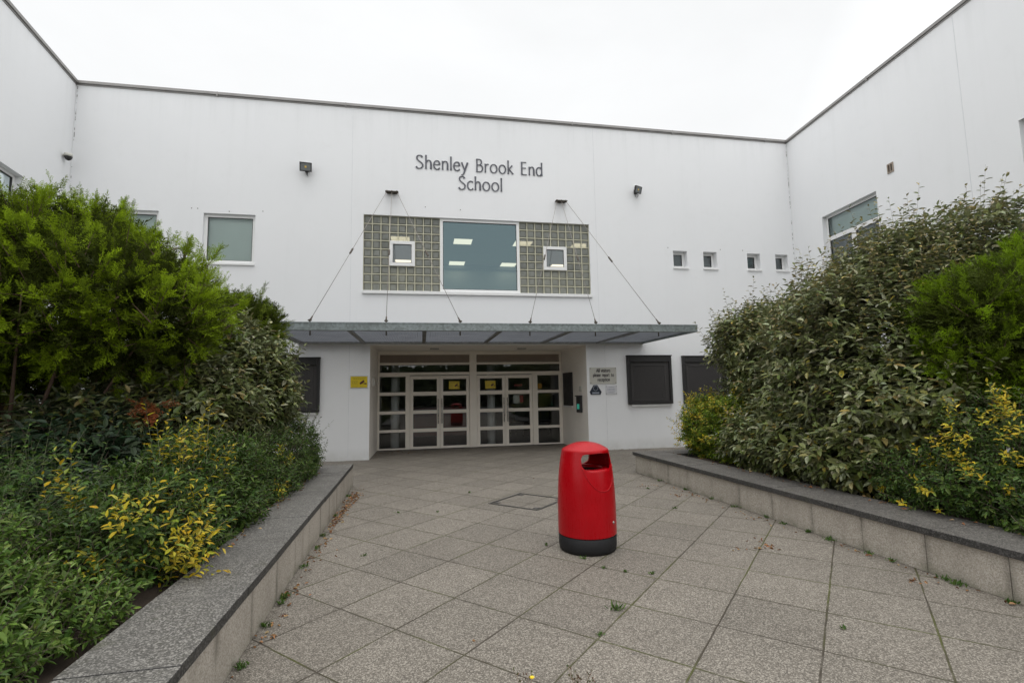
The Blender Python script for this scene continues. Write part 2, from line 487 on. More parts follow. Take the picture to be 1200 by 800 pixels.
# openings u0,u1,z0,z1
REC = (-1.235, 4.30, 0.0, 2.765)
WIN = (-1.43, 4.50, 4.125, 6.065)
OW = [(-5.09, -3.945, 4.72, 5.92), (-7.19, -6.045, 4.72, 5.92)]
SMALL = [(6.95, 7.375), (7.875, 8.295), (9.265, 9.685), (10.185, 10.60)]
front_open = [REC, WIN] + OW + [(a, b, 4.95, 5.42) for a, b in SMALL]
mb = MB(); wall_sheet(mb, FW, CL[0], CR[0], 0, TOP, front_open)
mb.build('wall', M['render'], bld)
RW = (1.20, 3.00, 4.30, 6.13); RW2 = (6.04, 7.84, 4.30, 6.13)
LW = (1.62, 3.42, 4.30, 5.93); LW2 = (6.4, 8.2, 4.30, 5.93)
mb = MB(); wall_sheet(mb, FL, 0, LL, 0, TOP, [LW, LW2]); mb.build('wall', M['render'], bld)
mb = MB(); wall_sheet(mb, FR, 0, LR, 0, TOP, [RW, RW2]); mb.build('wall', M['render'], bld)

# outer sides and flat roofs closing the volumes
mb = MB()
def wing(fr, L, D):
    mb.quad([fr.P(0, .28, TOP - .25), fr.P(L, .28, TOP - .25), fr.P(L, D, TOP - .25), fr.P(0, D, TOP - .25)])
    mb.quad([fr.P(L, 0, 0), fr.P(L, D, 0), fr.P(L, D, TOP), fr.P(L, 0, TOP)])
    mb.quad([fr.P(0, D, 0), fr.P(L, D, 0), fr.P(L, D, TOP), fr.P(0, D, TOP)])
wing(FL, LL, 9); wing(FR, LR, 9)
mb.quad([(-16, WY + .28, TOP - .25), (20, WY + .28, TOP - .25), (20, 26, TOP - .25), (-16, 26, TOP - .25)])
mb.quad([(-16, 26, 0), (20, 26, 0), (20, 26, TOP), (-16, 26, TOP)])
mb.build('roof', M['roof'], bld)

# metal roof edge, two pressed strips along every wall top
mb = MB()
for fr, a, b in ((FW, CL[0], CR[0]), (FL, .05, LL), (FR, .05, LR)):
    mb.box((a, -.045, TOP - .015), (b, .33, TOP + .05), 0, fr)
    mb.box((a, -.016, TOP - .05), (b, -.002, TOP - .018), 0, fr)
    k = a + 3.0
    while k < b:
        mb.box((k, -.048, TOP - .054), (k + .03, .0, TOP + .0535), 0, fr); k += 3.0
mb.build('roof_edge', M['roofedge'], bld)

# movement joints: thin sealant beads
def vj(fr, u, z0, z1, wd=.010):
    mb = MB(); mb.box((u - wd / 2, -.0025, z0), (u + wd / 2, .004, z1), 0, fr); mb.build('movement_joint', M['joint'], bld)
vj(FW, -1.72, 0.02, TOP - .08); vj(FW, 4.70, 2.96, TOP - .08); vj(FW, 4.82, 0.02, 2.75)
vj(FR, 5.14, .02, TOP - .08, .013); vj(FL, 5.4, .02, TOP - .08)
for u in (CL[0] + .024, CR[0] - .034):
    cb = MB(); cb.box((u, -.004, 3.2), (u + .013, .004, TOP - .08), 0, FW); cb.build('corner_bead', M['bead'], bld)
for (u, z) in ((-5.22, 6.02), (-3.78, 6.02), (-4.53, 5.98), (-5.35, 6.02), (1.0, 6.3), (.1, 6.33), (6.8, 5.5), (8.42, 5.5), (9.13, 5.5)):
    cb = MB(); cb.tube([FW.P(u, .002, z), FW.P(u, -.005, z)], .012, 8); cb.build('fixing_hole', M['rust'], bld)

def window(fr, o, fw, panes, w0=.10, glass='glass_win', sill=True, blind=None, label=None, frame_m='frame', mull=(), trans=()):
    """a window: frame > pane, sill, blind; o = opening in wall coordinates"""
    u0, u1, z0, z1 = o
    m_ = MB()
    d = .06
    m_.box((u0, w0, z0), (u1, w0 + d, z0 + fw), 0, fr); m_.box((u0, w0, z1 - fw), (u1, w0 + d, z1), 0, fr)
    m_.box((u0, w0, z0 + fw), (u0 + fw, w0 + d, z1 - fw), 0, fr); m_.box((u1 - fw, w0, z0 + fw), (u1, w0 + d, z1 - fw), 0, fr)
    for (a, b, c, e) in mull:
        m_.box((a, w0 - .004, c), (b, w0 + d - .003, e), 0, fr)
    win = m_.build('window', M[frame_m], bld, .006)
    if label: win['label'] = label
    for (a, b, c, e) in panes:
        g = MB(); g.quad([fr.P(a, w0 + .03, c), fr.P(b, w0 + .03, c), fr.P(b, w0 + .03, e), fr.P(a, w0 + .03, e)])
        # dark glazing gasket around the glass
        for (p, q, r, s) in ((a, b, c, c + .012), (a, b, e - .012, e), (a, a + .012, c + .012, e - .012), (b - .012, b, c + .012, e - .012)):
            g.box((p, w0 + .012, r), (q, w0 + .028, s), 1, fr)
        g.build('pane', [M[glass], M['black']], win)
    if sill:
        s_ = MB(); s_.box((u0 - .02, -.035, z0 - .055), (u1 + .02, w0 + .01, z0 - .003), 0, fr); s_.build('sill', M['frame'], win, .006)
    if blind:
        a, b, c, e, mm = blind
        bl = MB(); bl.box((a, w0 + .13, c), (b, w0 + .14, e), 0, fr); bl.build('blind', M[mm], win)
    return win

def dark_box(fr, o, depth=2.5):
    u0, u1, z0, z1 = o
    m_ = MB()
    a, b, c, e = u0 - .04, u1 + .04, z0 - .3, z1 + .2
    t = .30
    m_.quad([fr.P(a, depth, c), fr.P(b, depth, c), fr.P(b, depth, e), fr.P(a, depth, e)])
    m_.quad([fr.P(a, t, c), fr.P(a, depth, c), fr.P(a, depth, e), fr.P(a, t, e)])
    m_.quad([fr.P(b, t, c), fr.P(b, depth, c), fr.P(b, depth, e), fr.P(b, t, e)])
    m_.quad([fr.P(a, t, c), fr.P(b, t, c), fr.P(b, depth, c), fr.P(a, depth, c)])
    m_.quad([fr.P(a, t, e), fr.P(b, t, e), fr.P(b, depth, e), fr.P(a, depth, e)])
    return m_

for o in OW:
    window(FW, o, .075, [(o[0] + .075, o[1] - .075, o[2] + .075, o[3] - .075)], w0=.07, glass='glass_clear', blind=(o[0] + .02, o[1] - .02, o[2] + .02, o[3] - .02, 'blind'))
# a dark bird decal shape on the lower corner of the left window is modelled as the window's handle plate
for a, b in SMALL:
    o = (a, b, 4.95, 5.42)
    window(FW, o, .072, [(a + .072, b - .072, 5.022, 5.348)], w0=.16, glass='glass_clear')
    dark_box(FW, o, 1.5).build('unlit_room', M['darkroom'], bld)
for fr, o, w in ((FR, RW, 1.8), (FR, RW2, 1.8), (FL, LW, 1.8), (FL, LW2, 1.8)):
    u0, u1, z0, z1 = o; tz = z1 - .62; mid = (u0 + u1) / 2; f = .06
    window(fr, o, f, [(u0 + f, u1 - f, tz + .05, z1 - f), (u0 + f + .03, mid - .07, z0 + f, tz - .05), (mid + .07, u1 - f - .03, z0 + f, tz - .05)], w0=.12,
           glass='glass_clear', mull=[(u0 + f, u1 - f, tz - .06, tz + .05), (mid - .07, mid + .07, z0 + f, tz - .06)], blind=(u0 + .02, u1 - .02, tz - .02, z1 - .02, 'blind_teal'))
    dark_box(fr, o, 3.0).build('unlit_room', M['darkroom'], bld)

# the long first-floor window: glass block panels either side of one big pane
mb = MB()
u0, u1, z0, z1 = WIN
mb.box((u0, -.018, z1), (u1, .02, z1 + .014), 1)
mb2 = MB()
mb2.box((u0 - .01, -.05, z0 - .085), (u1 + .02, .10, z0 - .002), 0, FW)
mb2.build('sill', M['frame'], bld, .008)
MF = (.472, 2.562, z0, z1)
f = .075
window(FW, MF, f, [(MF[0] + f, MF[1] - f, z0 + f, z1 - f)], w0=.05, sill=False, label='large central pane with ceiling lights showing behind it')
def block_panel(a, b, hole):
    n = 9; cw = (b - a) / n; ch = (z1 - z0) / n
    ha, hb, hc, he = hole
    m_ = MB(); g = .020
    w = .055
    for i in range(n + 1):
        u = a + i * cw
        lo, hi = max(a, u - g / 2), min(b, u + g / 2)
        if a + ha * cw + .01 < u < a + hb * cw - .01:
            m_.box((lo, w, z0), (hi, w + .05, z0 + hc * ch), 1, FW); m_.box((lo, w, z0 + he * ch), (hi, w + .05, z1), 1, FW)
        else:
            m_.box((lo, w, z0), (hi, w + .05, z1), 1, FW)
    for j in range(n + 1):
        z = z0 + j * ch
        lo, hi = max(z0, z - g / 2), min(z1, z + g / 2)
        segs = [(a, b)] if not (z0 + hc * ch + .01 < z < z0 + he * ch - .01) else [(a, a + ha * cw), (a + hb * cw, b)]
        for p, q in segs:
            m_.box((p, w + .004, lo), (q, w + .046, hi), 1, FW)
    for i in range(n):
        for j in range(n):
            if ha <= i < hb and hc <= j < he: continue
            p, q = a + i * cw + g / 2, a + (i + 1) * cw - g / 2
            r, s = z0 + j * ch + g / 2, z0 + (j + 1) * ch - g / 2
            e = .032
            wy = w + .030 + random.uniform(-.002, .002)
            m_.add([FW.P(p, wy, r), FW.P(q, wy, r), FW.P(q, wy, s), FW.P(p, wy, s), FW.P(p + e, wy - .016, r + e), FW.P(q - e, wy - .016, r + e), FW.P(q - e, wy - .016, s - e), FW.P(p + e, wy - .016, s - e)],
                   [(4, 5, 6, 7), (0, 1, 5, 4), (1, 2, 6, 5), (2, 3, 7, 6), (3, 0, 4, 7)], 0)
    m_.build('glass_block_panel', [M['block'], M['mortar']], bld)
    o = (a + ha * cw, a + hb * cw, z0 + hc * ch, z0 + he * ch)
    window(FW, o, .085, [(o[0] + .085, o[1] - .085, o[2] + .085, o[3] - .085)], w0=.02, sill=False, glass='glass_clear')
block_panel(u0, MF[0], (3, 6, 3, 6)); block_panel(MF[1], u1, (3, 6, 3, 6))

# classroom behind it
mb = MB()
X0, X1, Y0, Y1, Z0, Z1 = -3.2, 6.4, WY + .285, 19.4, 3.35, 6.62
mb.quad([(X0, Y1, Z0), (X1, Y1, Z0), (X1, Y1, Z1), (X0, Y1, Z1)], 0)
mb.quad([(X0, Y0, Z0), (X0, Y1, Z0), (X0, Y1, Z1), (X0, Y0, Z1)], 0)
mb.quad([(X1, Y0, Z0), (X1, Y1, Z0), (X1, Y1, Z1), (X1, Y0, Z1)], 0)
mb.quad([(X0, Y0, Z1), (X1, Y0, Z1), (X1, Y1, Z1), (X0, Y1, Z1)], 1)
mb.quad([(X0, Y0, Z0), (X1, Y0, Z0), (X1, Y1, Z0), (X0, Y1, Z0)], 2)
mb.box((X0, Y1 - .12, Z1 - .16), (X1, Y1 - .003, Z1 - .003), 3)
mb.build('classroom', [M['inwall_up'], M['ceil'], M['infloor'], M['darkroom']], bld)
for j, y in enumerate((13.35, 16.15, 19.0)):
    for i in range(5):
        x = -2.73 + i * 2.05
        if y > 13.5:
            t = thing('ceiling_light', 'lit square ceiling light inside the upstairs classroom', 'ceiling light', (x, y, Z1), 0, 'lit ceiling lights in the upstairs classroom')
            l_ = MB(); l_.box((-.30, -.30, -.018), (.30, .30, -.010)); l_.build('diffuser', M['panel_light'], t)
            l_ = MB()
            for q in ((-.32, -.32, .32, -.302), (-.32, .302, .32, .32), (-.32, -.302, -.302, .302), (.302, -.302, .32, .302)):
                l_.box((q[0], q[1], -.024), (q[2], q[3], -.002))
            l_.build('trim', M['frame'], t)

# recessed entrance: linings, ceiling, glazed screen and doors
YD = 14.27
XL, XR = -1.20, 4.14
mb = MB()
def slab(pts, th):     # lining with real thickness
    a = [Vector(p) for p in pts]; n = (a[1] - a[0]).cross(a[3] - a[0]).normalized() * th
    mb.add(a + [p + n for p in a], [(0, 1, 2, 3), (7, 6, 5, 4), (0, 4, 5, 1), (1, 5, 6, 2), (2, 6, 7, 3), (3, 7, 4, 0)])
slab([(REC[0], WY + .003, 0), (REC[0], WY + .003, 2.765), (XL, YD + .1, 2.765), (XL, YD + .1, 0)], .06)
slab([(REC[1], WY + .003, 0), (XR, YD + .1, 0), (XR, YD + .1, 2.765), (REC[1], WY + .003, 2.765)], .06)
mb.box((REC[0] - .05, WY + .006, 2.757), (REC[1] + .05, YD + .1, 2.84))
mb.build('entrance_lining', M['reveal'], bld)
for x in (.35, 2.75):
    mb = MB(); mb.box((x - .12, 13.32, 2.744), (x + .12, 13.44, 2.7565))
    mb.build('ceiling_grille', M['steel'], bld)

zL0, zL1 = 2.43, 2.66     # louvre
zT0, zT1 = 2.155, 2.365   # transom light
zD = 2.055                # door head
xs = [-1.145, 1.372, 1.580, 4.075]
D = .07
mb = MB()
def fbox(a, b, c, e, y=YD, d=D): mb.box((a, y, c), (b, y + d, e))
fbox(XL - .0, xs[0], 0, 2.757); fbox(xs[1], xs[2], 0, 2.757, YD - .02, D + .03); fbox(xs[3], XR + .0, 0, 2.757)
for a, b in ((xs[0], xs[1]), (xs[2], xs[3])):
    fbox(a, b, zL1, 2.757); fbox(a, b, zT1, zL0); fbox(a, b, zD + .02, zT0)
sideL = (-1.145, -.44); sideR = (3.39, 4.04)
rows = [(1.60, 2.035), (1.075, 1.51), (.56, .99), (.05, .485)]
fbox(sideL[1], -.315, 0, zD + .02); fbox(3.235, sideR[0], 0, zD + .02)
fbox(sideR[1], xs[3], 0, zD + .02)
for a, b in (sideL, sideR):
    zz = [0] + [v for r in rows[::-1] for v in r] + [zD + .02]
    for k in range(0, len(zz), 2):
        fbox(a, b, zz[k], zz[k + 1])
screen = mb.build('entrance_screen', M['doorframe'], bld, .005)
def pane(parent, a, b, c, e, y, mat='glass_door'):
    g = MB(); g.quad([(a, y, c), (b, y, c), (b, y, e), (a, y, e)])
    k = .010
    for (p, q, r, s) in ((a, b, c, c + k), (a, b, e - k, e), (a, a + k, c + k, e - k), (b - k, b, c + k, e - k)):
        g.box((p, y - .014, r), (q, y - .002, s), 1)
    return g.build('pane', [M[mat], M['black']], parent)
for a, b in ((xs[0], xs[1]), (xs[2], xs[3])):
    pane(screen, a, b, zT0, zT1, YD + .035)
    l_ = MB()
    n = 7
    for k in range(n):
        z = zL0 + (k + .15) * (zL1 - zL0) / n
        h = (zL1 - zL0) / n
        l_.add([(a, YD + .02, z), (b, YD + .02, z), (b, YD + .055, z + h * 1.05), (a, YD + .055, z + h * 1.05)], [(0, 1, 2, 3)])
    l_.box((a, YD + .058, zL0), (b, YD + .066, zL1))
    l_.build('louvre', M['louvre'], screen)
for a, b in (sideL, sideR):
    for c, e in rows: pane(screen, a, b, c, e, YD + .035)
def door(a, b, hinge_left, label=None):
    m_ = MB(); st = .088
    yy, dd = YD + .012, .05
    m_.box((a, yy, .008), (a + st, yy + dd, zD)); m_.box((b - st, yy, .008), (b, yy + dd, zD))
    zz = [.008] + [v for r in ((.075, .475), (.575, .985), (1.085, 1.495), (1.605, 1.96)) for v in r] + [zD]
    for k in range(0, len(zz), 2):
        m_.box((a + st, yy, zz[k]), (b - st, yy + dd, zz[k + 1]))
    d = m_.build('door', M['doorframe'], bld, .005)
    if label: d['label'] = label
    for c, e in ((.075, .475), (.575, .985), (1.085, 1.495), (1.605, 1.96)):
        pane(d, a + st, b - st, c, e, yy + .028)
    hx = b - .05 if hinge_left else a + .05
    h = MB()
    h.tube([(hx, yy - .055, .70), (hx, yy - .055, 1.40)], .0125, 10)
    for z in (.74, 1.36):
        h.tube([(hx, yy - .055, z), (hx, yy + .001, z)], .011, 8)
    h.tube([(hx, yy - .008, .98), (hx, yy + .001, .98)], .022, 12)
    h.build('handle', M['steelpolish'], d)
    return d
door(-.310, .523, True); door(.529, 1.366, False); door(1.586, 2.418, True); door(2.424, 3.230, False)
mb = MB()
mb.box((XL, YD - .10, 0.004), (XR, YD + .16, .012)); mb.build('threshold', M['cast'], bld)

# lobby behind the doors
mb = MB()
X0, X1, Y0, Y1, Z1 = -4.5, 7.5, YD + .16, 22.0, 2.85
mb.quad([(X0, Y1, 0), (X1, Y1, 0), (X1, Y1, Z1), (X0, Y1, Z1)], 0)
mb.quad([(X0, Y0, 0), (X0, Y1, 0), (X0, Y1, Z1), (X0, Y0, Z1)], 0)
mb.quad([(X1, Y0, 0), (X1, Y1, 0), (X1, Y1, Z1), (X1, Y0, Z1)], 0)
mb.quad([(X0, Y0, Z1), (X1, Y0, Z1), (X1, Y1, Z1), (X0, Y1, Z1)], 1)
mb.quad([(X0, Y0 - .02, .014), (X1, Y0 - .02, .014), (X1, Y1, .014), (X0, Y1, .014)], 2)
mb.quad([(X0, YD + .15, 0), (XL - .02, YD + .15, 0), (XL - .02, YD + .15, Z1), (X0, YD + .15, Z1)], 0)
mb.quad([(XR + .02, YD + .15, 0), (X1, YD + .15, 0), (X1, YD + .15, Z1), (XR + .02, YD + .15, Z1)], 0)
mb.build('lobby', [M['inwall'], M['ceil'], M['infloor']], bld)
for x in (-.755, 2.09):
    m_ = MB(); m_.tube([(x, 14.95, .014), (x, 14.95, 2.848)], .125, 24); m_.build('column', M['column'], bld)
desk = thing('reception_desk', 'dark red reception desk seen through the left pair of glass doors', 'desk', (.9, 18.6, .014))
m_ = MB(); m_.box((-1.2, -.35, 0), (1.2, .3, 1.02)); m_.box((-1.1, -.365, .12), (1.1, -.352, .92)); m_.build('front_panel', M['deskred'], desk, .01)
m_ = MB(); m_.box((-1.3, -.45, 1.023), (1.3, .4, 1.07)); m_.build('desk_top', M['desktop'], desk, .01)
for (x, y, rz) in ((-1.9, 17.3, .5), (3.4, 17.2, -.6), (4.3, 17.5, -.3)):
    t = thing('lobby_chair', 'dark blue upholstered waiting chair inside the lobby', 'chair', (x, y, .014), rz, 'waiting chairs in the lobby')
    m_ = MB(); m_.box((-.28, -.28, .36), (.28, .28, .46)); m_.build('seat', M['fabric'], t, .03)
    m_ = MB(); m_.box((-.28, .22, .463), (.28, .30, .86)); m_.build('backrest', M['fabric'], t, .03)
    for sx in (-.24, .24):
        for sy in (-.24, .24):
            m_ = MB(); m_.tube([(sx, sy, 0), (sx, sy, .362)], .014, 8); m_.build('leg', M['steelpolish'], t)

# security screens over the ground-floor windows
def sec_screen(fr, a, b, c, e, label=None):
    m_ = MB(); d = -.085; fw = .07
    m_.box((a, d, c), (a + fw, -.001, e), 0, fr); m_.box((b - fw, d, c), (b, -.001, e), 0, fr)
    m_.box((a + fw, d, c), (b - fw, -.001, c + fw), 0, fr); m_.box((a + fw, d, e - .17), (b - fw, -.001, e), 0, fr)
    m_.box((a - .012, d - .02, e - .018), (b + .012, -.002, e + .01), 0, fr)
    s = m_.build('security_screen', M['black'], bld, .006)
    if label: s['label'] = label
    p = MB()
    p.box((a + fw, -.045, c + fw), (b - fw, -.035, e - .17), 0, fr)
    ia, ib, ic, ie = a + fw + .03, b - fw - .09, c + fw + .02, e - .23
    for (q, r, s_, t_) in ((ia, ib, ic, ic + .05), (ia, ib, ie - .05, ie), (ia, ia + .05, ic + .05, ie - .05), (ib - .05, ib, ic + .05, ie - .05)):
        p.box((q, -.058, s_), (r, -.0455, t_), 0, fr)
    k = ia + .05 + .035
    while k < ib - .06:
        p.box((k, -.050, ic + .05), (k + .006, -.0452, ie - .05), 0, fr); k += .035
    p.box((b - fw - .22, -.062, c + .17), (b - fw - .15, -.0585, c + .27), 0, fr)
    p.build('mesh_panel', M['mesh'], s)
    q = MB(); q.box((a + .10, -.055, c - .06), (b - .07, -.002, c - .008), 0, fr); q.build('sill', M['frame'], s, .005)
sec_screen(FW, 5.415, 6.69, 1.17, 2.47)
sec_screen(FW, 7.03, 8.31, 1.165, 2.45)
sec_screen(FW, -3.67, -2.38, 1.165, 2.46)
FRV = Frame((REC[1], WY, 0), (XR - REC[1], YD - WY, 0), (1, .09, 0))
m_ = MB(); m_.box((.98, -.05, 1.14), (1.62, -.001, 2.08), 0, FRV); m_.box((1.02, -.056, 1.2), (1.58, -.0505, 2.0), 0, FRV)
m_.build('security_screen', M['black'], bld, .006)['label'] = 'narrow black screen on the entrance side wall'
m_ = MB(); m_.box((.98, -.05, 1.095), (1.62, -.001, 1.132), 0, FRV); m_.build('sill', M['frame'], bld, .004)

# canopy on tie rods
ZS = 2.79
CX0, CX1, CY0 = -2.90, 5.92, 9.735
mb = MB()
mb.box((CX0, CY0, ZS), (CX1, CY0 + .05, ZS + .155)); mb.box((CX0, CY0 + .05, ZS), (CX0 + .05, WY - .003, ZS + .155)); mb.box((CX1 - .05, CY0 + .05, ZS), (CX1, WY - .003, ZS + .155))
mb.box((CX0 - .004, CY0 - .006, ZS + .13), (CX1 + .004, CY0 - .0005, ZS + .1585))
canopy = mb.build('canopy', M['fascia'], bld, .004)
m_ = MB(); k = CX0 + .07          # open steel grating: light falls through from above, the eye is stopped from below
while k < CX1 - .06:
    m_.box((k, CY0 + .05, ZS + .046), (k + .003, WY - .004, ZS + .074)); k += .055
k = CY0 + .07
while k < WY - .02:
    m_.box((CX0 + .05, k, ZS + .048), (CX1 - .05, k + .003, ZS + .072)); k += .055
m_.build('grating', M['grating'], canopy)
for x in (-2.86, -1.42, .02, 1.55, 3.05, 4.56):
    x_ = min(x, CX1 - .12)
    m_ = MB(); m_.box((x_, CY0 + .05, ZS + .004), (x_ + .085, WY - .004, ZS + .044)); m_.build('beam', M['steel'], canopy)
m_ = MB(); m_.box((CX0 + .05, WY - .10, ZS + .002), (CX1 - .05, WY - .004, ZS + .0439)); m_.box((CX0 + .05, CY0 + .05, ZS + .002), (CX1 - .05, CY0 + .11, ZS + .0437)); m_.build('edge_angle', M['steel'], canopy)
for xa, targets in ((-.735, (-2.10, -.68, .774)), (3.705, (2.22, 3.65, 5.10))):
    m_ = MB()
    m_.box((xa - .12, -.035, 6.625), (xa + .12, -.001, 6.655), 0, FW); m_.box((xa - .16, -.16, 6.634), (xa + .16, -.02, 6.650), 0, FW)
    for k in (-.12, 0, .12): m_.tube([(xa + k, WY - .12, 6.61), (xa + k, WY - .12, 6.67)], .014, 8)
    m_.build('anchor_plate', M['rust'], canopy)
    for k, xt in zip((-.12, 0, .12), targets):
        p0 = Vector((xa + k, WY - .12, 6.64)); p1 = Vector((xt, CY0 + .14, ZS + .20))
        m_ = MB()
        m_.tube([p0, p1], .0058, 6)
        d = (p1 - p0)
        for s in (.53,):
            a = p0 + d * (s - .022); b = p0 + d * (s + .022)
            m_.tube([a, p0 + d * (s - .016), p0 + d * (s + .016), b], [.011, .021, .021, .011], 8, 1)
        m_.tube([p1 - d * .028, p1], [.012, .02], 8, 1)
        m_.tube([p1 + Vector((-.035, 0, .01)), p1 + Vector((.035, 0, .01))], .014, 8, 1)
        m_.box((p1.x - .018, p1.y - .012, ZS + .151), (p1.x + .018, p1.y + .012, p1.z + .03), 1)
        m_.tube([(p1.x, p1.y + .05, ZS - .075), (p1.x, p1.y + .05, ZS + .04)], .014, 8, 1)
        m_.build('tie_rod', [M['cable'], M['rust']], canopy)

# ------------------------------------------------------------------ lettering, drawn as broad-pen strokes
def cr(pts, n=8):
    """smooth curve through points"""
    P = [Vector((p[0], p[1])) for p in pts]; out = []
    Q = [P[0] * 2 - P[1]] + P + [P[-1] * 2 - P[-2]]
    for i in range(1, len(Q) - 2):
        for k in range(n):
            t = k / n
            a, b, c, d = Q[i - 1], Q[i], Q[i + 1], Q[i + 2]
            out.append(.5 * ((2 * b) + (c - a) * t + (2 * a - 5 * b + 4 * c - d) * t * t + (3 * b - a - 3 * c + d) * t ** 3))
    out.append(P[-1]); return out
def ell(cx, cy, rx, ry, n=28):
    return [Vector((cx + rx * math.cos(2 * PI * k / n), cy + ry * math.sin(2 * PI * k / n))) for k in range(n + 1)]
def ln(*p): return [Vector(q) for q in p]
Sx = [(.47, .84), (.40, .95), (.27, .985), (.13, .92), (.09, .77), (.17, .62), (.32, .50), (.46, .38), (.50, .22), (.43, .07), (.27, .0), (.13, .03), (.04, .14)]
bowl_d = [(.46, .53), (.34, .645), (.20, .63), (.08, .50), (.055, .30), (.10, .11), (.22, .01), (.35, .04), (.46, .16)]
G = {
 'S': (.58, [cr(Sx)]),
 'h': (.53, [ln((.09, 1.03), (.09, 0)), cr([(.09, .44), (.16, .58), (.28, .65), (.39, .60), (.44, .45)]) + ln((.44, 0))]),
 'n': (.53, [ln((.09, .66), (.09, 0)), cr([(.09, .44), (.16, .58), (.28, .65), (.39, .60), (.44, .45)]) + ln((.44, 0))]),
 'e': (.52, [ln((.07, .37), (.45, .37)), cr([(.45, .37), (.43, .54), (.35, .64), (.24, .65), (.12, .57), (.06, .42), (.055, .25), (.12, .09), (.24, .01), (.36, .03), (.47, .12)])]),
 'l': (.19, [ln((.095, 1.03), (.095, 0))]),
 'y': (.48, [ln((.03, .66), (.25, .06)), ln((.46, .66), (.25, .04)) + cr([(.25, .04), (.18, -.16), (.10, -.28), (.0, -.29)])[1:]]),
 'B': (.60, [ln((.10, 1), (.10, 0)), cr([(.10, .975), (.30, .97), (.43, .89), (.44, .70), (.34, .57), (.10, .535)]), cr([(.10, .535), (.36, .53), (.51, .42), (.52, .20), (.41, .06), (.26, .025), (.10, .025)])]),
 'r': (.37, [ln((.09, .66), (.09, 0)), cr([(.09, .42), (.15, .56), (.25, .64), (.35, .62)])]),
 'o': (.62, [ell(.31, .33, .25, .325)]),
 'k': (.50, [ln((.09, 1.03), (.09, 0)), ln((.41, .66), (.11, .33)), ln((.15, .38), (.47, 0))]),
 'E': (.54, [ln((.10, 1), (.10, 0)), ln((.10, .975), (.46, .975)), ln((.10, .53), (.42, .53)), ln((.10, .025), (.48, .025))]),
 'd': (.57, [ln((.47, 1.03), (.47, 0)), cr(bowl_d)]),
 'c': (.48, [cr([(.44, .57), (.33, .65), (.20, .63), (.08, .50), (.055, .30), (.10, .11), (.23, .01), (.35, .02), (.46, .11)])]),
 'A': (.64, [ln((.02, 0), (.32, 1)), ln((.32, 1), (.62, 0)), ln((.13, .35), (.51, .35))]),
 'v': (.46, [ln((.02, .66), (.23, 0)), ln((.23, 0), (.44, .66))]),
 'i': (.19, [ln((.095, .66), (.095, 0)), ln((.095, .92), (.095, .84))]),
 's': (.38, [[p * .66 for p in cr(Sx)]]),
 't': (.34, [cr([(.14, .86), (.14, .5), (.14, .16), (.20, .03), (.31, .03)]), ln((.02, .64), (.30, .64))]),
 'p': (.57, [ln((.09, .66), (.09, -.30)), [Vector((.56 - p.x, p.y)) for p in cr(bowl_d)]]),
 'a': (.47, [cr([(.08, .56), (.20, .65), (.33, .60), (.38, .46)]) + ln((.38, 0)), cr([(.38, .38), (.20, .35), (.07, .23), (.08, .07), (.20, .01), (.38, .13)])]),
}
def glyph(mb, ch, x, z, sx, sz, fr, w0, depth, thick=.104, thin=.050):
    for si, st in enumerate(G[ch][1]):
        if len(st) == 2:
            st = [st[0].lerp(st[1], k / 8) for k in range(9)]
        n = len(st); Ls = []; Rs = []; closed = (st[0] - st[-1]).length < 1e-4
        for i, p in enumerate(st):
            t = (st[min(i + 1, n - 1)] - st[max(i - 1, 0)])
            if (st[0] - st[-1]).length < 1e-4 and i in (0, n - 1):
                t = st[1] - st[n - 2]
            t.normalize()
            w = thin + (thick - thin) * abs(t.y)
            fl = 1.0
            if not closed: fl = .96 + .34 * abs(2 * i / (n - 1) - 1) ** 5
            nn = Vector((-t.y, t.x)) * w * .5 * fl
            Ls.append(p + nn); Rs.append(p - nn)
        wa = w0 - depth - si * .0012
        for (A, B_) in ((wa, w0),):
            vs = []
            for a, b in zip(Ls, Rs):
                vs += [fr.P(x + a.x * sx, A, z + a.y * sz), fr.P(x + b.x * sx, A, z + b.y * sz), fr.P(x + a.x * sx, B_, z + a.y * sz), fr.P(x + b.x * sx, B_, z + b.y * sz)]
            fs = []
            for i in range(n - 1):
                o = 4 * i
                fs += [(o, o + 1, o + 5, o + 4), (o, o + 4, o + 6, o + 2), (o + 1, o + 3, o + 7, o + 5)]
            fs += [(0, 2, 3, 1), (4 * n - 4, 4 * n - 3, 4 * n - 1, 4 * n - 2)]
            mb.add(vs, fs)
def word_width(w, track=.06): return sum(G[c][0] for c in w) + track * (len(w) - 1)
def word(w, x0, x1, z, cap, fr, w0, depth, each=None, track=.06, **kw):
    sx = (x1 - x0) / word_width(w, track); x = x0; allm = MB()
    for c in w:
        m_ = MB() if each else allm
        glyph(m_, c, x, z, sx, cap, fr, w0, depth, **kw)
        if each: each(m_)
        x += (G[c][0] + track) * sx
    return allm
name = thing('school_name_sign', 'raised dark grey letters reading Shenley Brook End School high on the white wall', 'sign', (1.5, WY, 6.8))
name_l = lambda m_: m_.build('letter', M['letter'], name).__setattr__('matrix_parent_inverse', Matrix.Translation((-1.5, -WY, -6.8)))
for w, a, b, z in (('Shenley', -.15, 1.205, 7.385), ('Brook', 1.41, 2.425, 7.385), ('End', 2.62, 3.24, 7.385), ('School', .95, 2.125, 6.885)):
    word(w, a, b, z - .035, .36, FW, -.006, .012, each=name_l)

def at(o, loc):       # keep world-built geometry where it stands under an Empty placed at loc
    o.matrix_parent_inverse = Matrix.Translation((-loc[0], -loc[1], -loc[2])); return o

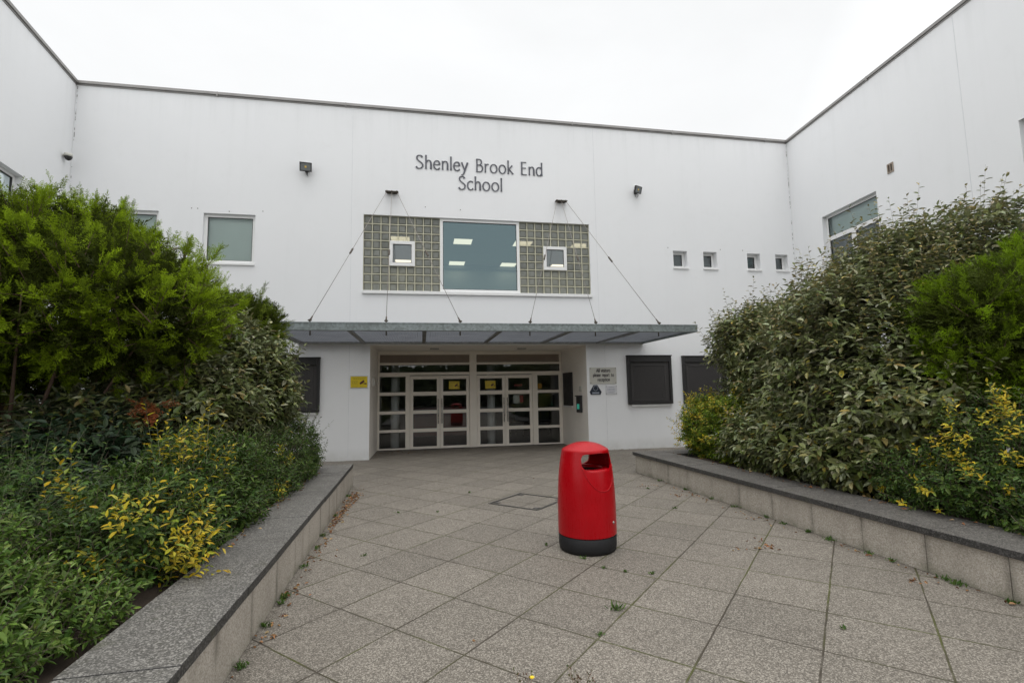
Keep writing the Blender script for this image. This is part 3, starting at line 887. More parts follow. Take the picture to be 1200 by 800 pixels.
# ------------------------------------------------------------------ signs on the ground floor
def sign(name_, label, cat, a, b, c, e, face, fr=FW, th=.012, w=-.001):
    loc = fr.P((a + b) / 2, w, c)
    t = thing(name_, label, cat, loc)
    m_ = MB(); m_.box((a, w - th, c), (b, w, e), 0, fr)
    at(m_.build('board', M[face], t, .002), loc)
    return t, loc
t, loc = sign('visitor_sign', 'cream visitor sign asking all visitors to report to reception, right of the entrance', 'sign', 4.372, 5.122, 1.725, 2.163, 'signface')
tm = MB()
for w, a, b, z in (('All', 4.560, 4.660, 2.040), ('visitors', 4.695, 4.950, 2.040), ('please', 4.465, 4.675, 1.920), ('report', 4.718, 4.925, 1.920), ('to', 4.970, 5.050, 1.920), ('reception', 4.590, 4.930, 1.800)):
    w_ = word(w, a, b, z, .088, FW, -.0135, .003, thick=.17, thin=.12); tm.add(w_.v, w_.f)
at(tm.build('lettering', M['ink'], t), loc)
sm = MB()
for u in (4.40, 5.094):
    for z in (1.752, 2.136): sm.tube([FW.P(u, -.0125, z), FW.P(u, -.018, z)], .010, 10)
at(sm.build('fixing', M['rust'], t), loc)
t, loc = sign('notice_plate', 'small white notice plate with faint blue print below the visitor sign', 'sign', 4.81, 5.12, 1.452, 1.672, 'signwhite')
tm = MB()
for z, a, b, h in ((1.63, 4.89, 5.04, .012), (1.565, 4.86, 5.07, .020), (1.515, 4.88, 5.06, .009), (1.49, 4.90, 5.03, .008)):
    k = a
    while k < b:
        wl_ = random.uniform(.015, .045); tm.box((k, -.0155, z), (min(b, k + wl_), -.0135, z + h), 0, FW); k += wl_ + .010
at(tm.build('lettering', M['inkblue'], t), loc)
sm = MB()
for u in (4.825, 5.105):
    for z in (1.465, 1.658): sm.tube([FW.P(u, -.0125, z), FW.P(u, -.017, z)], .008, 8)
at(sm.build('fixing', M['rust'], t), loc)
# emblem plate
loc = FW.P(4.525, -.001, 1.445)
t = thing('emblem_plate', 'dark navy emblem plate with a crest ring and pale band beside the notice plate', 'sign', loc)
poly = [(4.39, 1.447), (4.66, 1.447), (4.69, 1.52), (4.575, 1.70), (4.475, 1.70), (4.36, 1.52)]
m_ = MB(); m_.prism([FW.P(u, -.014, z) for u, z in poly], (0, 0, 0), (0, .013, 0)); at(m_.build('board', M['navy'], t, .003), loc)
m_ = MB(); m_.tube([FW.P(4.525 + .062 * math.cos(k * PI / 12), -.016, 1.615 + .062 * math.sin(k * PI / 12)) for k in range(25)], .006, 6)
m_.box((4.43, -.019, 1.470), (4.62, -.0145, 1.512), 0, FW); at(m_.build('crest', M['silver'], t), loc)
# yellow camera-warning sign
def cctv(name_, label, a, b, c, e, y, border=True):
    fr = Frame((0, y, 0), (1, 0, 0), (0, 1, 0))
    loc = fr.P((a + b) / 2, 0, c); t = thing(name_, label, 'sign', loc)
    if border:
        m_ = MB(); m_.box((a - .02, -.006, c - .02), (b + .02, -.001, e + .02), 0, fr); at(m_.build('backing', M['yellowframe'], t, .001), loc)
    m_ = MB(); m_.box((a, -.012, c), (b, -.0065, e), 0, fr); at(m_.build('board', M['yellow'], t), loc)
    W, H = b - a, e - c
    m_ = MB()
    def tilt(u, z, cu, cz, ang): return (cu + u * math.cos(ang) - z * math.sin(ang), cz + u * math.sin(ang) + z * math.cos(ang))
    cu, cz = a + W * .70, c + H * .48
    pl = [tilt(u * W, z * H, cu, cz, .62) for u, z in ((-.16, -.09), (.14, -.09), (.14, .10), (-.12, .10), (-.19, .03))]
    m_.prism([fr.P(u, -.0165, z) for u, z in pl], (0, 0, 0), (0, .003, 0))
    m_.box((a + W * .82, -.0163, c + H * .30), (a + W * .96, -.0135, c + H * .40), 0, fr)
    m_.box((a + W * .72, -.0160, c + H * .33), (a + W * .84, -.0132, c + H * .37), 0, fr)
    at(m_.build('camera_symbol', M['inkbrown'], t), loc)
    m_ = MB()
    for z, p, q, h in ((.88, .08, .92, .05), (.76, .16, .86, .05), (.56, .06, .42, .045), (.46, .06, .44, .045), (.36, .06, .40, .045), (.26, .06, .42, .045), (.08, .08, .42, .05), (.08, .56, .90, .05)):
        k = p
        while k < q:
            l_ = random.uniform(.04, .12); m_.box((a + W * k, -.0145, c + H * z), (a + W * min(q, k + l_), -.0122, c + H * (z + h)), 0, fr); k += l_ + .025
    at(m_.build('lettering', M['inkfaint'], t), loc)
cctv('camera_sign', 'yellow camera warning sign on the white wall left of the entrance', -1.68, -1.29, 1.73, 2.00, WY)
cctv('door_sticker', 'yellow camera warning sticker on the top pane of the left door pair', .78, 1.08, 1.665, 1.89, YD + .010, False)
cctv('door_sticker', 'yellow camera warning sticker on the top pane of the right door pair', 1.83, 2.13, 1.665, 1.89, YD + .010, False)
def poster(label, a, b, c, e, mm, y=YD + .055):
    m_ = MB(); m_.box((a, y, c), (b, y + .004, e)); o = m_.build('poster', M[mm]); return tag(o, label, 'poster')
poster('white paper notice on the right leaf of the right doors', 2.66, 2.84, 1.22, 1.46, 'poster')
poster('small red notice above the white paper on the right door leaf', 2.70, 2.93, 1.72, 1.78, 'posterred')
poster('red and orange leaflet beside the white paper on the right door leaf', 2.85, 2.96, 1.24, 1.45, 'posterred')
poster('orange notice in the top pane of the side light right of the doors', 3.41, 3.53, 1.64, 1.79, 'posterorange')

# ------------------------------------------------------------------ fittings on the walls
def floodlight(label, x, z, yaw, pitch, s=1.0):
    t = thing('floodlight', label, 'floodlight', (x, WY, z))
    rot = Matrix.Rotation(yaw, 4, 'Z') @ Matrix.Rotation(pitch, 4, 'X')
    def tr(m_):
        m_.v = [tuple(rot @ (Vector(p) * s) + Vector((0, -.17, 0))) for p in m_.v]; return m_
    m_ = MB()   # die-cast body open to the front (-y), with fins behind
    m_.box((-.15, -.03, -.115), (.15, -.005, -.095)); m_.box((-.15, -.03, .095), (.15, -.005, .115)); m_.box((-.15, -.03, -.095), (-.128, -.005, .095)); m_.box((.128, -.03, -.095), (.15, -.005, .095))
    m_.box((-.15, -.005, -.115), (.15, .035, .115)); m_.box((-.10, .035, -.08), (.10, .07, .08))
    for k in range(7): m_.box((-.095 + k * .03, .035, -.10), (-.085 + k * .03, .085, .10))
    tr(m_).build('housing', M['black'], t, .004)
    m_ = MB(); m_.box((-.128, -.018, -.095), (.128, -.012, .095)); tr(m_).build('lens', M['lampglass'], t)
    m_ = MB(); m_.box((-.022, -.0225, -.024), (.022, -.0185, .024)); tr(m_).build('lamp', M['led'], t)
    m_ = MB()
    m_.box((-.03, -.10, -.025), (.03, -.0015, .025)); m_.box((-.05, -.012, -.06), (.05, -.0012, .06))
    m_.build('bracket', M['black'], t)
    m_ = MB(); m_.tube([(.02, -.10, -.10), (.035, -.09, -.15), (.02, -.05, -.17), (-.01, -.012, -.14), (-.01, -.004, -.06)], .006, 6)
    m_.build('cable', M['black'], t)
    m_ = MB(); m_.box((-.035, -.035, .13), (.035, -.001, .19)); m_.build('junction_box', M['frame'], t, .004)
floodlight('black square floodlight facing out above the left window, yellow lamp chip showing', -2.79, 7.13, .10, R(15), .92)
floodlight('small black floodlight turned aside on the wall above the row of tiny windows', 5.90, 7.06, .42, R(16), .82)

loc = (-7.83, 12.12, 6.95)
t = thing('dome_camera', 'small dark dome security camera on the left wing beside the corner', 'camera', (-7.862, 12.14, 6.93))
m_ = MB(); m_.tube([(0, 0, .06), (.10, -.01, .06)], .03, 12); m_.tube([(.10, -.01, .10), (.10, -.01, .03)], [.075, .08], 20); m_.build('mount', M['signface'], t)
m_ = MB()
m_.tube([(.10, -.01, .029)] + [(.10, -.01, .029 - .085 * math.sin(k * PI / 12)) for k in range(1, 7)], [.072] + [max(.004, .072 * math.cos(k * PI / 12)) for k in range(1, 7)], 20)
m_.build('dome', M['black'], t)

FRu = lambda u, z: FR.P(u, 0, z)
loc = FR.P(3.45, 0, 6.47)
t = thing('wall_vent', 'small brown vent grille on the upper right wing wall', 'vent', loc)
m_ = MB()
m_.box((3.37, -.02, 6.37), (3.53, -.001, 6.40), 0, FR); m_.box((3.37, -.02, 6.56), (3.53, -.001, 6.59), 0, FR)
m_.box((3.37, -.02, 6.40), (3.395, -.001, 6.56), 0, FR); m_.box((3.505, -.02, 6.40), (3.53, -.001, 6.56), 0, FR); m_.box((3.44, -.02, 6.40), (3.46, -.001, 6.56), 0, FR)
at(m_.build('grille_frame', M['desktop'], t), loc)
m_ = MB(); m_.box((3.395, -.006, 6.40), (3.505, -.001, 6.56), 0, FR); at(m_.build('grille', M['rust'], t), loc)

loc = FRV.P(.48, 0, 1.0)
t = thing('door_intercom', 'dark intercom panel with a small green screen on the right side wall of the entrance', 'intercom', loc)
m_ = MB(); m_.box((.34, -.07, .97), (.62, -.001, 1.42), 0, FRV); m_.box((.32, -.10, 1.40), (.64, -.001, 1.43), 0, FRV); at(m_.build('housing', M['black'], t, .012), loc)
m_ = MB(); m_.box((.40, -.073, 1.06), (.56, -.0705, 1.20), 0, FRV); at(m_.build('screen', M['screen'], t), loc)
m_ = MB(); m_.box((.41, -.074, 1.25), (.55, -.0705, 1.36), 0, FRV); at(m_.build('speaker_grille', M['mesh'], t), loc)
loc = FRV.P(.40, 0, 1.6)
m_ = MB(); m_.box((.36, -.02, 1.54), (.50, -.001, 1.68), 0, FRV); m_.box((.39, -.026, 1.58), (.47, -.0205, 1.64), 0, FRV)
tag(m_.build('switch_plate', M['signface'], None, .003), 'cream switch plate on the side wall above the intercom', 'switch')
m_ = MB(); m_.box((REC[0] + .006, 13.05, 1.78), (REC[0] + .06, 13.15, 1.98)); m_.box((REC[0] + .06, 13.07, 1.80), (REC[0] + .075, 13.13, 1.86))
tag(m_.build('key_switch', M['signface'], None, .004), 'small cream key switch box on the left side wall of the entrance', 'switch')

# ------------------------------------------------------------------ ground
mb = MB(); mb.quad([(-400, -400, -.02), (400, -400, -.02), (400, 400, -.02), (-400, 400, -.02)])
tag(mb.build('ground', M['asphalt']), kind='structure')
mb = MB()
pts = [FL.P(0, -.004, 0), FL.P(17, -.004, 0), FR.P(17, -.004, 0), FR.P(0, -.004, 0)]
mb.quad([(p[0], p[1], 0) for p in pts])
mb.quad([(REC[0] - .02, WY - .003, 0), (REC[1] + .02, WY - .003, 0), (XR + .02, YD + .14, 0), (XL - .02, YD + .14, 0)][::1])
pv = mb.build('paving', M['paving']); tag(pv, kind='structure')

# manhole cover set in the paving, filled with a paving slab
loc = (1.515, 7.13, .004)
t = thing('manhole_cover', 'square recessed manhole cover flush with the paving left of the red bin', 'manhole cover', loc, R(45.2))
m_ = MB(); s = .40
def ring(a, b, z0, z1):
    for q in ((-b, -b, b, -a), (-b, a, b, b), (-b, -a, -a, a), (a, -a, b, a)): m_.box((q[0], q[1], z0), (q[2], q[3], z1))
ring(s - .006, s + .010, -.006, .003); ring(s - .026, s - .018, -.006, .003)
for sx in (-1, 1):
    for sy in (-1, 1): m_.box((sx * (s - .10) - .035, sy * (s - .075) - .035, -.005), (sx * (s - .10) + .035, sy * (s - .075) + .035, .0018))
m_.build('frame', M['cast'], t)

# ------------------------------------------------------------------ planters
def planter(side, label):
    # inner face runs from (xa, 9.0) to (xb, -3); bed lies outside of it
    if side < 0:
        fr = Frame((-1.160, 9.03, 0), (.0137, -1, 0), (-1, -.0137, 0)); L = 12.5; cw = .50; cmat = 'coping_stone'; over = .006
        back = 5.2
    else:
        fr = Frame((4.035, 9.03, 0), (.033, -1, 0), (1, .033, 0)); L = 12.5; cw = .56; cmat = 'coping_dark'; over = .035
        back = 5.0
    t = thing('planter_wall', label, 'planter', fr.P(0, 0, 0))
    loc = fr.P(0, 0, 0)
    m_ = MB()
    m_.box((.03, .03, 0), (L, .14, .318), 0, fr); m_.box((.03, .14, 0), (.14, back, .318), 0, fr)
    at(m_.build('core_wall', M['backing'], t), loc)
    m_ = MB(); k = .0
    while k < L:
        e = min(L, k + .6); m_.box((k + .002, .0 + random.uniform(0, .002), .001), (e - .003, .0295, .317), 0, fr); k += .6
    k = .03
    while k < back:
        e = min(back, k + .6); m_.box((0, k + .002, .001), (.0295, e - .003, .317), 0, fr); k += .6
    at(m_.build('facing', M['facing'], t, .003), loc)
    m_ = MB(); k = -over; first = True
    while k < L:
        e = min(L, k + (.92 if not first else .92)); dz = random.uniform(-.0015, .0015); dw = random.uniform(-.002, .002)
        m_.box((k + .0022, -over + dw, .320), (e - .0022, cw + dw, .380 + dz), 0, fr); k = e; first = False
    k = cw + .004
    while k < back:
        e = min(back, k + .92); m_.box((-over + .0022, k + .0022, .320), (cw - .06, e - .0022, .380 + random.uniform(-.0015, .0015)), 0, fr); k = e
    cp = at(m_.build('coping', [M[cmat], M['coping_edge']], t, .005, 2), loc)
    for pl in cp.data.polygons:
        if abs(pl.normal.z) < .5: pl.material_index = 1  # side faces take a darker stone colour than the top
    # soil bed
    n = 24
    vs = []; fs = []
    for i in range(n + 1):
        for j in range(n + 1):
            u = .10 + (L - .2) * i / n; w = .10 + (back - .1) * j / n
            vs.append(fr.P(u, w, .31 + (.05 * math.sin(u * 3.1 + w * 2) * math.cos(w * 4.3) if 0 < j < n else 0) * (.4 if w < cw + .1 else 1) - (.02 if w < cw + .1 else 0)))
    for i in range(n):
        for j in range(n):
            a = i * (n + 1) + j; fs.append((a, a + 1, a + n + 2, a + n + 1))
    s_ = MB(); s_.add(vs, fs, 0, True)
    tag(s_.build('soil', M['soil']), kind='structure')
    return fr
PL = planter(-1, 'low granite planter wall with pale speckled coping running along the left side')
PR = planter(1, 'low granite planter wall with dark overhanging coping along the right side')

# ------------------------------------------------------------------ litter bin
def make_bin():
    loc = (1.655, 4.93, 0)
    t = thing('litter_bin', 'tall red plastic litter bin with open hood and black base on the paving', 'litter bin', loc)
    m_ = MB(); m_.lathe([(.0, .0), (.262, .0), (.280, .012), (.288, .05), (.2905, .150), (.284, .156), (0, .156)], 72); m_.build('base', M['binblack'], t)
    def rad(z):
        zs = [.15, .30, .45, .60, .72, .84, .93, 1.0]; rs = [.2925, .2925, .291, .286, .277, .262, .247, .233]
        return float(np.interp(z, zs, rs))
    # outer + inner shell
    outer = [(.286, .1585), (.2925, .164)] + [(rad(z), z) for z in np.linspace(.18, .962, 26)]
    for k in range(1, 7):      # rounded shoulder
        a = k / 6 * R(66); outer.append((rad(.962) - .026 * (1 - math.cos(a)), .962 + .030 * math.sin(a)))
    outer += [(.205, 1.001), (.175, 1.017), (.14, 1.032), (.10, 1.044), (.06, 1.051), (.03, 1.054), (.0005, 1.055)]
    inner = [(.0005, 1.036), (.08, 1.028), (.14, 1.005), (.19, .970), (.215, .940)] + [(rad(z) - .018, z) for z in np.linspace(.92, .17, 16)]
    prof = outer + inner + [outer[0]]
    m_ = MB(); m_.lathe(prof, 96)
    me = bpy.data.meshes.new('hood'); me.from_pydata(m_.v, [], m_.f)
    bm = bmesh.new(); bm.from_mesh(me); bmesh.ops.remove_doubles(bm, verts=bm.verts, dist=.0008); bmesh.ops.recalc_face_normals(bm, faces=bm.faces); bm.to_mesh(me); bm.free()
    body = bpy.data.objects.new('hood', me); COL.objects.link(body)
    # aperture cutter pushed through both sides
    ax = Vector((.27, -.963, 0)).normalized(); sd = Vector((-ax.y, ax.x, 0))
    if sd.x < 0: sd = -sd
    poly = []
    hw = .174; zt, zb = .954, .782
    for k in range(21):        # round bottom
        a = PI + k * PI / 20
        poly.append((hw * math.copysign(abs(math.cos(a)) ** .72, math.cos(a)), .855 + (.855 - zb) * math.copysign(abs(math.sin(a)) ** .9, math.sin(a))))
    poly += [(hw * .985, .912), (hw * .90, .944), (hw * .72, zt), (0, zt + .006), (-hw * .72, zt), (-hw * .90, .944), (-hw * .985, .912)]
    n = len(poly)
    vs = [sd * s + ax * -.5 + Vector((0, 0, z)) for s, z in poly] + [sd * s + ax * .5 + Vector((0, 0, z)) for s, z in poly]
    cme = bpy.data.meshes.new('cutter'); cme.from_pydata([tuple(v) for v in vs], [], [tuple(range(n)), tuple(range(2 * n - 1, n - 1, -1))] + [(i, n + i, n + (i + 1) % n, (i + 1) % n) for i in range(n)])
    bm = bmesh.new(); bm.from_mesh(cme); bmesh.ops.recalc_face_normals(bm, faces=bm.faces); bm.to_mesh(cme); bm.free()
    cut = bpy.data.objects.new('cutter', cme); COL.objects.link(cut)
    md = body.modifiers.new('bool', 'BOOLEAN'); md.operation = 'DIFFERENCE'; md.object = cut; md.solver = 'EXACT'
    bv = body.modifiers.new('bev', 'BEVEL'); bv.width = .007; bv.segments = 3; bv.limit_method = 'ANGLE'; bv.angle_limit = R(38)
    dg = bpy.context.evaluated_depsgraph_get(); dg.update()
    me2 = bpy.data.meshes.new_from_object(body.evaluated_get(dg))
    bpy.data.objects.remove(body); bpy.data.objects.remove(cut)
    me2.name = 'hood'; me2.materials.clear(); me2.materials.append(M['red'])
    me2.polygons.foreach_set('use_smooth', [True] * len(me2.polygons))
    try: me2.set_sharp_from_angle(angle=R(42))
    except Exception: pass
    o = link_mesh('hood', me2, t)
    # moulded arc below the aperture
    m_ = MB(); base = math.atan2(ax.y, ax.x)
    for side in (0,):
        pts = []
        for k in range(41):
            s = -1 + 2 * k / 40; ang = base + s * .80 + .06
            z = .600 + .235 * abs(s) ** 2.2
            r = rad(z) + .0005
            pts.append((r * math.cos(ang), r * math.sin(ang), z))
        m_.tube(pts, .0042, 6)
    m_.build('moulded_rib', M['red'], t)
    m_ = MB(); m_.lathe([(.249, .770), (.240, .796), (.185, .800), (.178, .792), (.178, .70)], 64); m_.build('collar', M['red'], t)
    m_ = MB(); m_.lathe([(.236, .60), (.236, .76), (.20, .765), (.176, .77), (.172, .60), (.172, .25), (0, .25)], 64); m_.build('liner', M['binblack'], t)
    m_ = MB(); ang = math.radians(-48)
    c, s = math.cos(ang), math.sin(ang); r = rad(.29)
    m_.tube([((r - .006) * c, (r - .006) * s, .29), ((r + .006) * c, (r + .006) * s, .29)], .0135, 16)
    m_.tube([((r + .006) * c, (r + .006) * s, .29), ((r + .010) * c, (r + .010) * s, .29)], .008, 12)
    m_.build('lock', M['steelpolish'], t)
make_bin()

# ------------------------------------------------------------------ foliage
def nrmz(a): return a / np.maximum(np.linalg.norm(a, axis=-1, keepdims=True), 1e-9)
def rand_dirs(n): return nrmz(RNG.normal(size=(n, 3)))
def frame_of(d):
    ref = np.where(np.abs(d[:, 2:3]) < .9, np.array([[0, 0, 1.]]), np.array([[1., 0, 0]]))
    a = nrmz(np.cross(d, ref)); b = np.cross(d, a); return a, b

def raw_mesh(name, verts, faces_flat, nper, mat, parent, colors=None, smooth=False, extra=None):
    """verts (N,3); faces_flat flat index array of equal-size faces; colours per vertex"""
    me = bpy.data.meshes.new(name)
    nv = len(verts); nl = len(faces_flat); nf = nl // nper
    me.vertices.add(nv); me.vertices.foreach_set('co', np.asarray(verts, np.float32).ravel())
    me.loops.add(nl); me.loops.foreach_set('vertex_index', np.asarray(faces_flat, np.int32))
    me.polygons.add(nf); me.polygons.foreach_set('loop_start', np.arange(0, nl, nper, dtype=np.int32))
    me.polygons.foreach_set('use_smooth', np.full(nf, smooth))
    me.update(calc_edges=True)
    if colors is not None:
        at_ = me.color_attributes.new('leaf', 'FLOAT_COLOR', 'POINT')
        c4 = np.ones((nv, 4), np.float32); c4[:, :3] = colors
        at_.data.foreach_set('color', c4.ravel())
    me.materials.append(mat)
    if extra:
        me.materials.append(extra[1]); mi = np.zeros(nf, np.int32); mi[extra[0]:] = 1; me.polygons.foreach_set('material_index', mi)
    return link_mesh(name, me, parent)

def sample_blobs(blobs, n, depth=(.72, 1.04), zmin=.33, lump=.10, facing=None):
    """points spread in the outer layer of a union of ellipsoids"""
    B = np.array(blobs, float); c = B[:, :3]; r = B[:, 3:6]
    area = (r[:, 0] * r[:, 1] + r[:, 0] * r[:, 2] + r[:, 1] * r[:, 2])
    pick = RNG.choice(len(B), size=n, p=area / area.sum())
    d = rand_dirs(n)
    ph = RNG.uniform(0, 9, size=(len(B), 3))
    q = d * 3.0 + ph[pick]
    lumpv = 1 + lump * (np.sin(q[:, 0] * 1.7 + q[:, 1]) + np.sin(q[:, 1] * 2.3 + q[:, 2] * 1.3) + np.sin(q[:, 2] * 2.9 - q[:, 0])) / 1.6
    t = depth[0] + (depth[1] - depth[0]) * RNG.uniform(0, 1, n) ** .6
    p = c[pick] + d * r[pick] * (t * lumpv)[:, None]
    nor = nrmz(d / r[pick])
    keep = p[:, 2] > zmin
    for i in range(len(B)):
        e = np.linalg.norm((p - c[i]) / r[i], axis=1)
        keep &= ~((e < depth[0] * .92) & (pick != i))
    if facing is not None:
        f = (nor * np.array(facing)).sum(1)
        keep &= (f > -.25) | (RNG.uniform(0, 1, n) < .3)
    return p[keep], nor[keep]

def leaf_mesh(pos, ax, up, L, W, fold=.18, curl=.12):
    """six-point folded leaves, two quads each"""
    side = nrmz(np.cross(ax, up)); nrm = np.cross(side, ax)
    L = L[:, None]; W = W[:, None]
    v0 = pos
    v1 = pos + ax * L * .32 + side * W * .46 + nrm * W * fold
    v2 = pos + ax * L * .70 + side * W * .38 + nrm * (W * fold - L * curl * .5)
    v3 = pos + ax * L - nrm * L * curl
    v4 = pos + ax * L * .70 - side * W * .38 + nrm * (W * fold - L * curl * .5)
    v5 = pos + ax * L * .32 - side * W * .46 + nrm * W * fold
    V = np.stack([v0, v1, v2, v3, v4, v5], 1).reshape(-1, 3)
    n = len(pos); o = (np.arange(n) * 6)[:, None]
    F = np.concatenate([o + np.array([[0, 1, 2, 3]]), o + np.array([[0, 3, 4, 5]])], 1).ravel()
    return V, F

def palette(n, cols, w, jitter=.18):
    cols = np.array(cols); k = RNG.choice(len(cols), size=n, p=np.array(w) / np.sum(w))
    return np.clip(cols[k] * (1 + RNG.normal(0, jitter, (n, 1))) * (1 + RNG.normal(0, .05, (n, 3))), .004, .9)

def twigs(p0, p1, r0, r1, mid=None):
    """three-sided tapered sticks"""
    d = nrmz(p1 - p0); a, b = frame_of(d)
    n = len(p0); V = []
    for (p, r) in ((p0, r0), (p1, r1)):
        for k in range(3):
            an = 2 * PI * k / 3
            V.append(p + (a * math.cos(an) + b * math.sin(an)) * r)
    V = np.stack(V, 1).reshape(-1, 3); o = (np.arange(n) * 6)[:, None]
    F = np.concatenate([o + np.array([[k, (k + 1) % 3, 3 + (k + 1) % 3, 3 + k]]) for k in range(3)], 1).ravel()
    return V, F

class Leaves:
    def __init__(self): self.V = []; self.F = []; self.C = []; self.n = 0; self.TV = []; self.TF = []; self.tn = 0
    def add(self, V, F, C):
        self.V.append(V); self.F.append(F + self.n); self.C.append(C); self.n += len(V)
    def addt(self, V, F):
        self.TV.append(V); self.TF.append(F + self.tn); self.tn += len(V)
    def build(self, parent, mat, twig='twig', name='foliage', tname='stems'):
        if not self.tn:
            return raw_mesh(name, np.concatenate(self.V), np.concatenate(self.F), 4, M[mat], parent, np.concatenate(self.C))
        TV = np.concatenate(self.TV); F = np.concatenate(self.F)
        V = np.concatenate(self.V + [TV]); C = np.concatenate(self.C + [np.full((len(TV), 3), .08)])
        return raw_mesh(name, V, np.concatenate([F, np.concatenate(self.TF) + self.n]), 4, M[mat], parent, C, extra=(len(F) // 4, M[twig]))

def shoots(LV, base, direction, length, k, leafL, leafW, cols, spread=(.9, 1.25), r=.0022, bend=.25, fold=.18, curl=.12, tipcol=None, start=.15, levelness=.0, updw=.8):
    """leafy shoots: k leaves in a spiral on every stem"""
    n = len(base)
    d = nrmz(direction); a, b = frame_of(d)
    tip = base + d * length[:, None] + np.array([[0, 0, 1.]]) * (length * bend * RNG.uniform(-.4, 1, n))[:, None]
    V, F = twigs(base, tip, r, r * .4); LV.addt(V, F)
    ph = RNG.uniform(0, 2 * PI, n)
    for i in range(k):
        t = start + (1 - start) * (i + .5 * RNG.uniform(0, 1, n)) / k
        pos = base + (tip - base) * t[:, None]
        an = ph + i * 2.39996
        sp = spread[1] + (spread[0] - spread[1]) * t
        if i >= k - 2: sp = sp * .6
        radial = a * np.cos(an)[:, None] + b * np.sin(an)[:, None]
        ax = nrmz(d * np.cos(sp)[:, None] + radial * np.sin(sp)[:, None] + RNG.normal(0, .16, (n, 3)) + np.array([[0, 0, -.05]]))
        up = nrmz(d * updw + np.array([[0, 0, .5 + levelness]]) + RNG.normal(0, .22, (n, 3)))
        ax = nrmz(ax - up * (ax * up).sum(1, keepdims=True) * .55)
        s = RNG.uniform(.65, 1.15, n) * (1 - .35 * np.clip(t - .6, 0, 1) / .4)
        V, F = leaf_mesh(pos, ax, up, leafL * s, leafW * s, fold, curl)
        c = cols(n, i / max(1, k - 1))
        if isinstance(c, tuple): c = c[0]
        LV.add(V, F, np.repeat(c, 6, 0))

def shrub(name, label, cat, blobs, n, mat, leafL, leafW, cols, length=(.14, .30), k=7, upb=.35, rnd=.45, facing=None, depth=(.66, 1.03), tall=None, inner=.25, stems=10, group=None, lump=.1, loc=None, zmin=.34, tallblobs=None, tallcols=None, **kw):
    B = np.array(blobs, float)
    if loc is None: loc = (float(B[:, 0].mean()), float(B[:, 1].mean()), .31)
    t = thing(name, label, cat, loc, 0, group)
    LV = Leaves()
    p, nor = sample_blobs(blobs, n, depth, zmin, lump, facing)
    d = nor + np.array([[0, 0, upb]]) + RNG.normal(0, rnd, p.shape)
    shoots(LV, p - nrmz(d) * .1, d, RNG.uniform(*length, len(p)), k, leafL, leafW, cols, **kw)
    if inner:
        p, nor = sample_blobs(blobs, int(n * inner), (.40, .75), zmin, lump, facing)
        d = nor + RNG.normal(0, .6, p.shape)
        shoots(LV, p, d, RNG.uniform(*length, len(p)), k, leafL * 1.25, leafW * 1.35, cols, **kw)
    if tall:
        nt_, l0, l1, kk = tall
        p, nor = sample_blobs(tallblobs or blobs, nt_ * 6, (.92, 1.0), zmin, lump)
        sel = nor[:, 2] > .15; p, nor = p[sel][:nt_], nor[sel][:nt_]
        d = nor * .5 + np.array([[0, 0, .9]]) + RNG.normal(0, .22, p.shape)
        shoots(LV, p - nrmz(d) * .1, d, RNG.uniform(l0, l1, len(p)), kk, leafL * .8, leafW * .8, tallcols or cols, **kw)
    # woody skeleton from the ground into the mass
    s_ = MB(); q_last = None
    for i in range(stems):
        bl = B[i % len(B)]
        q0 = Vector((bl[0] + random.uniform(-.25, .25) * bl[3], bl[1] + random.uniform(-.25, .25) * bl[4], .27))
        q1 = Vector((bl[0] + random.uniform(-.6, .6) * bl[3], bl[1] + random.uniform(-.6, .6) * bl[4], bl[2] + random.uniform(-.1, .6) * bl[5]))
        if q_last is not None: s_.tube([q_last, q0], .012, 5)     # added buried tubes linking the stems
        q_last = q0
        m1 = q0.lerp(q1, .5) + Vector((random.uniform(-.1, .1), random.uniform(-.1, .1), .05))
        rr = .012 + .006 * bl[5]
        s_.tube([q0, m1, q1], [rr, rr * .75, rr * .35], 6)
    at(s_.build('branches', M['twig'], t), loc)
    LV.build(t, mat)
    for ch in t.children:
        if ch.name.startswith(('foliage', 'stems')): at(ch, loc)
    return t

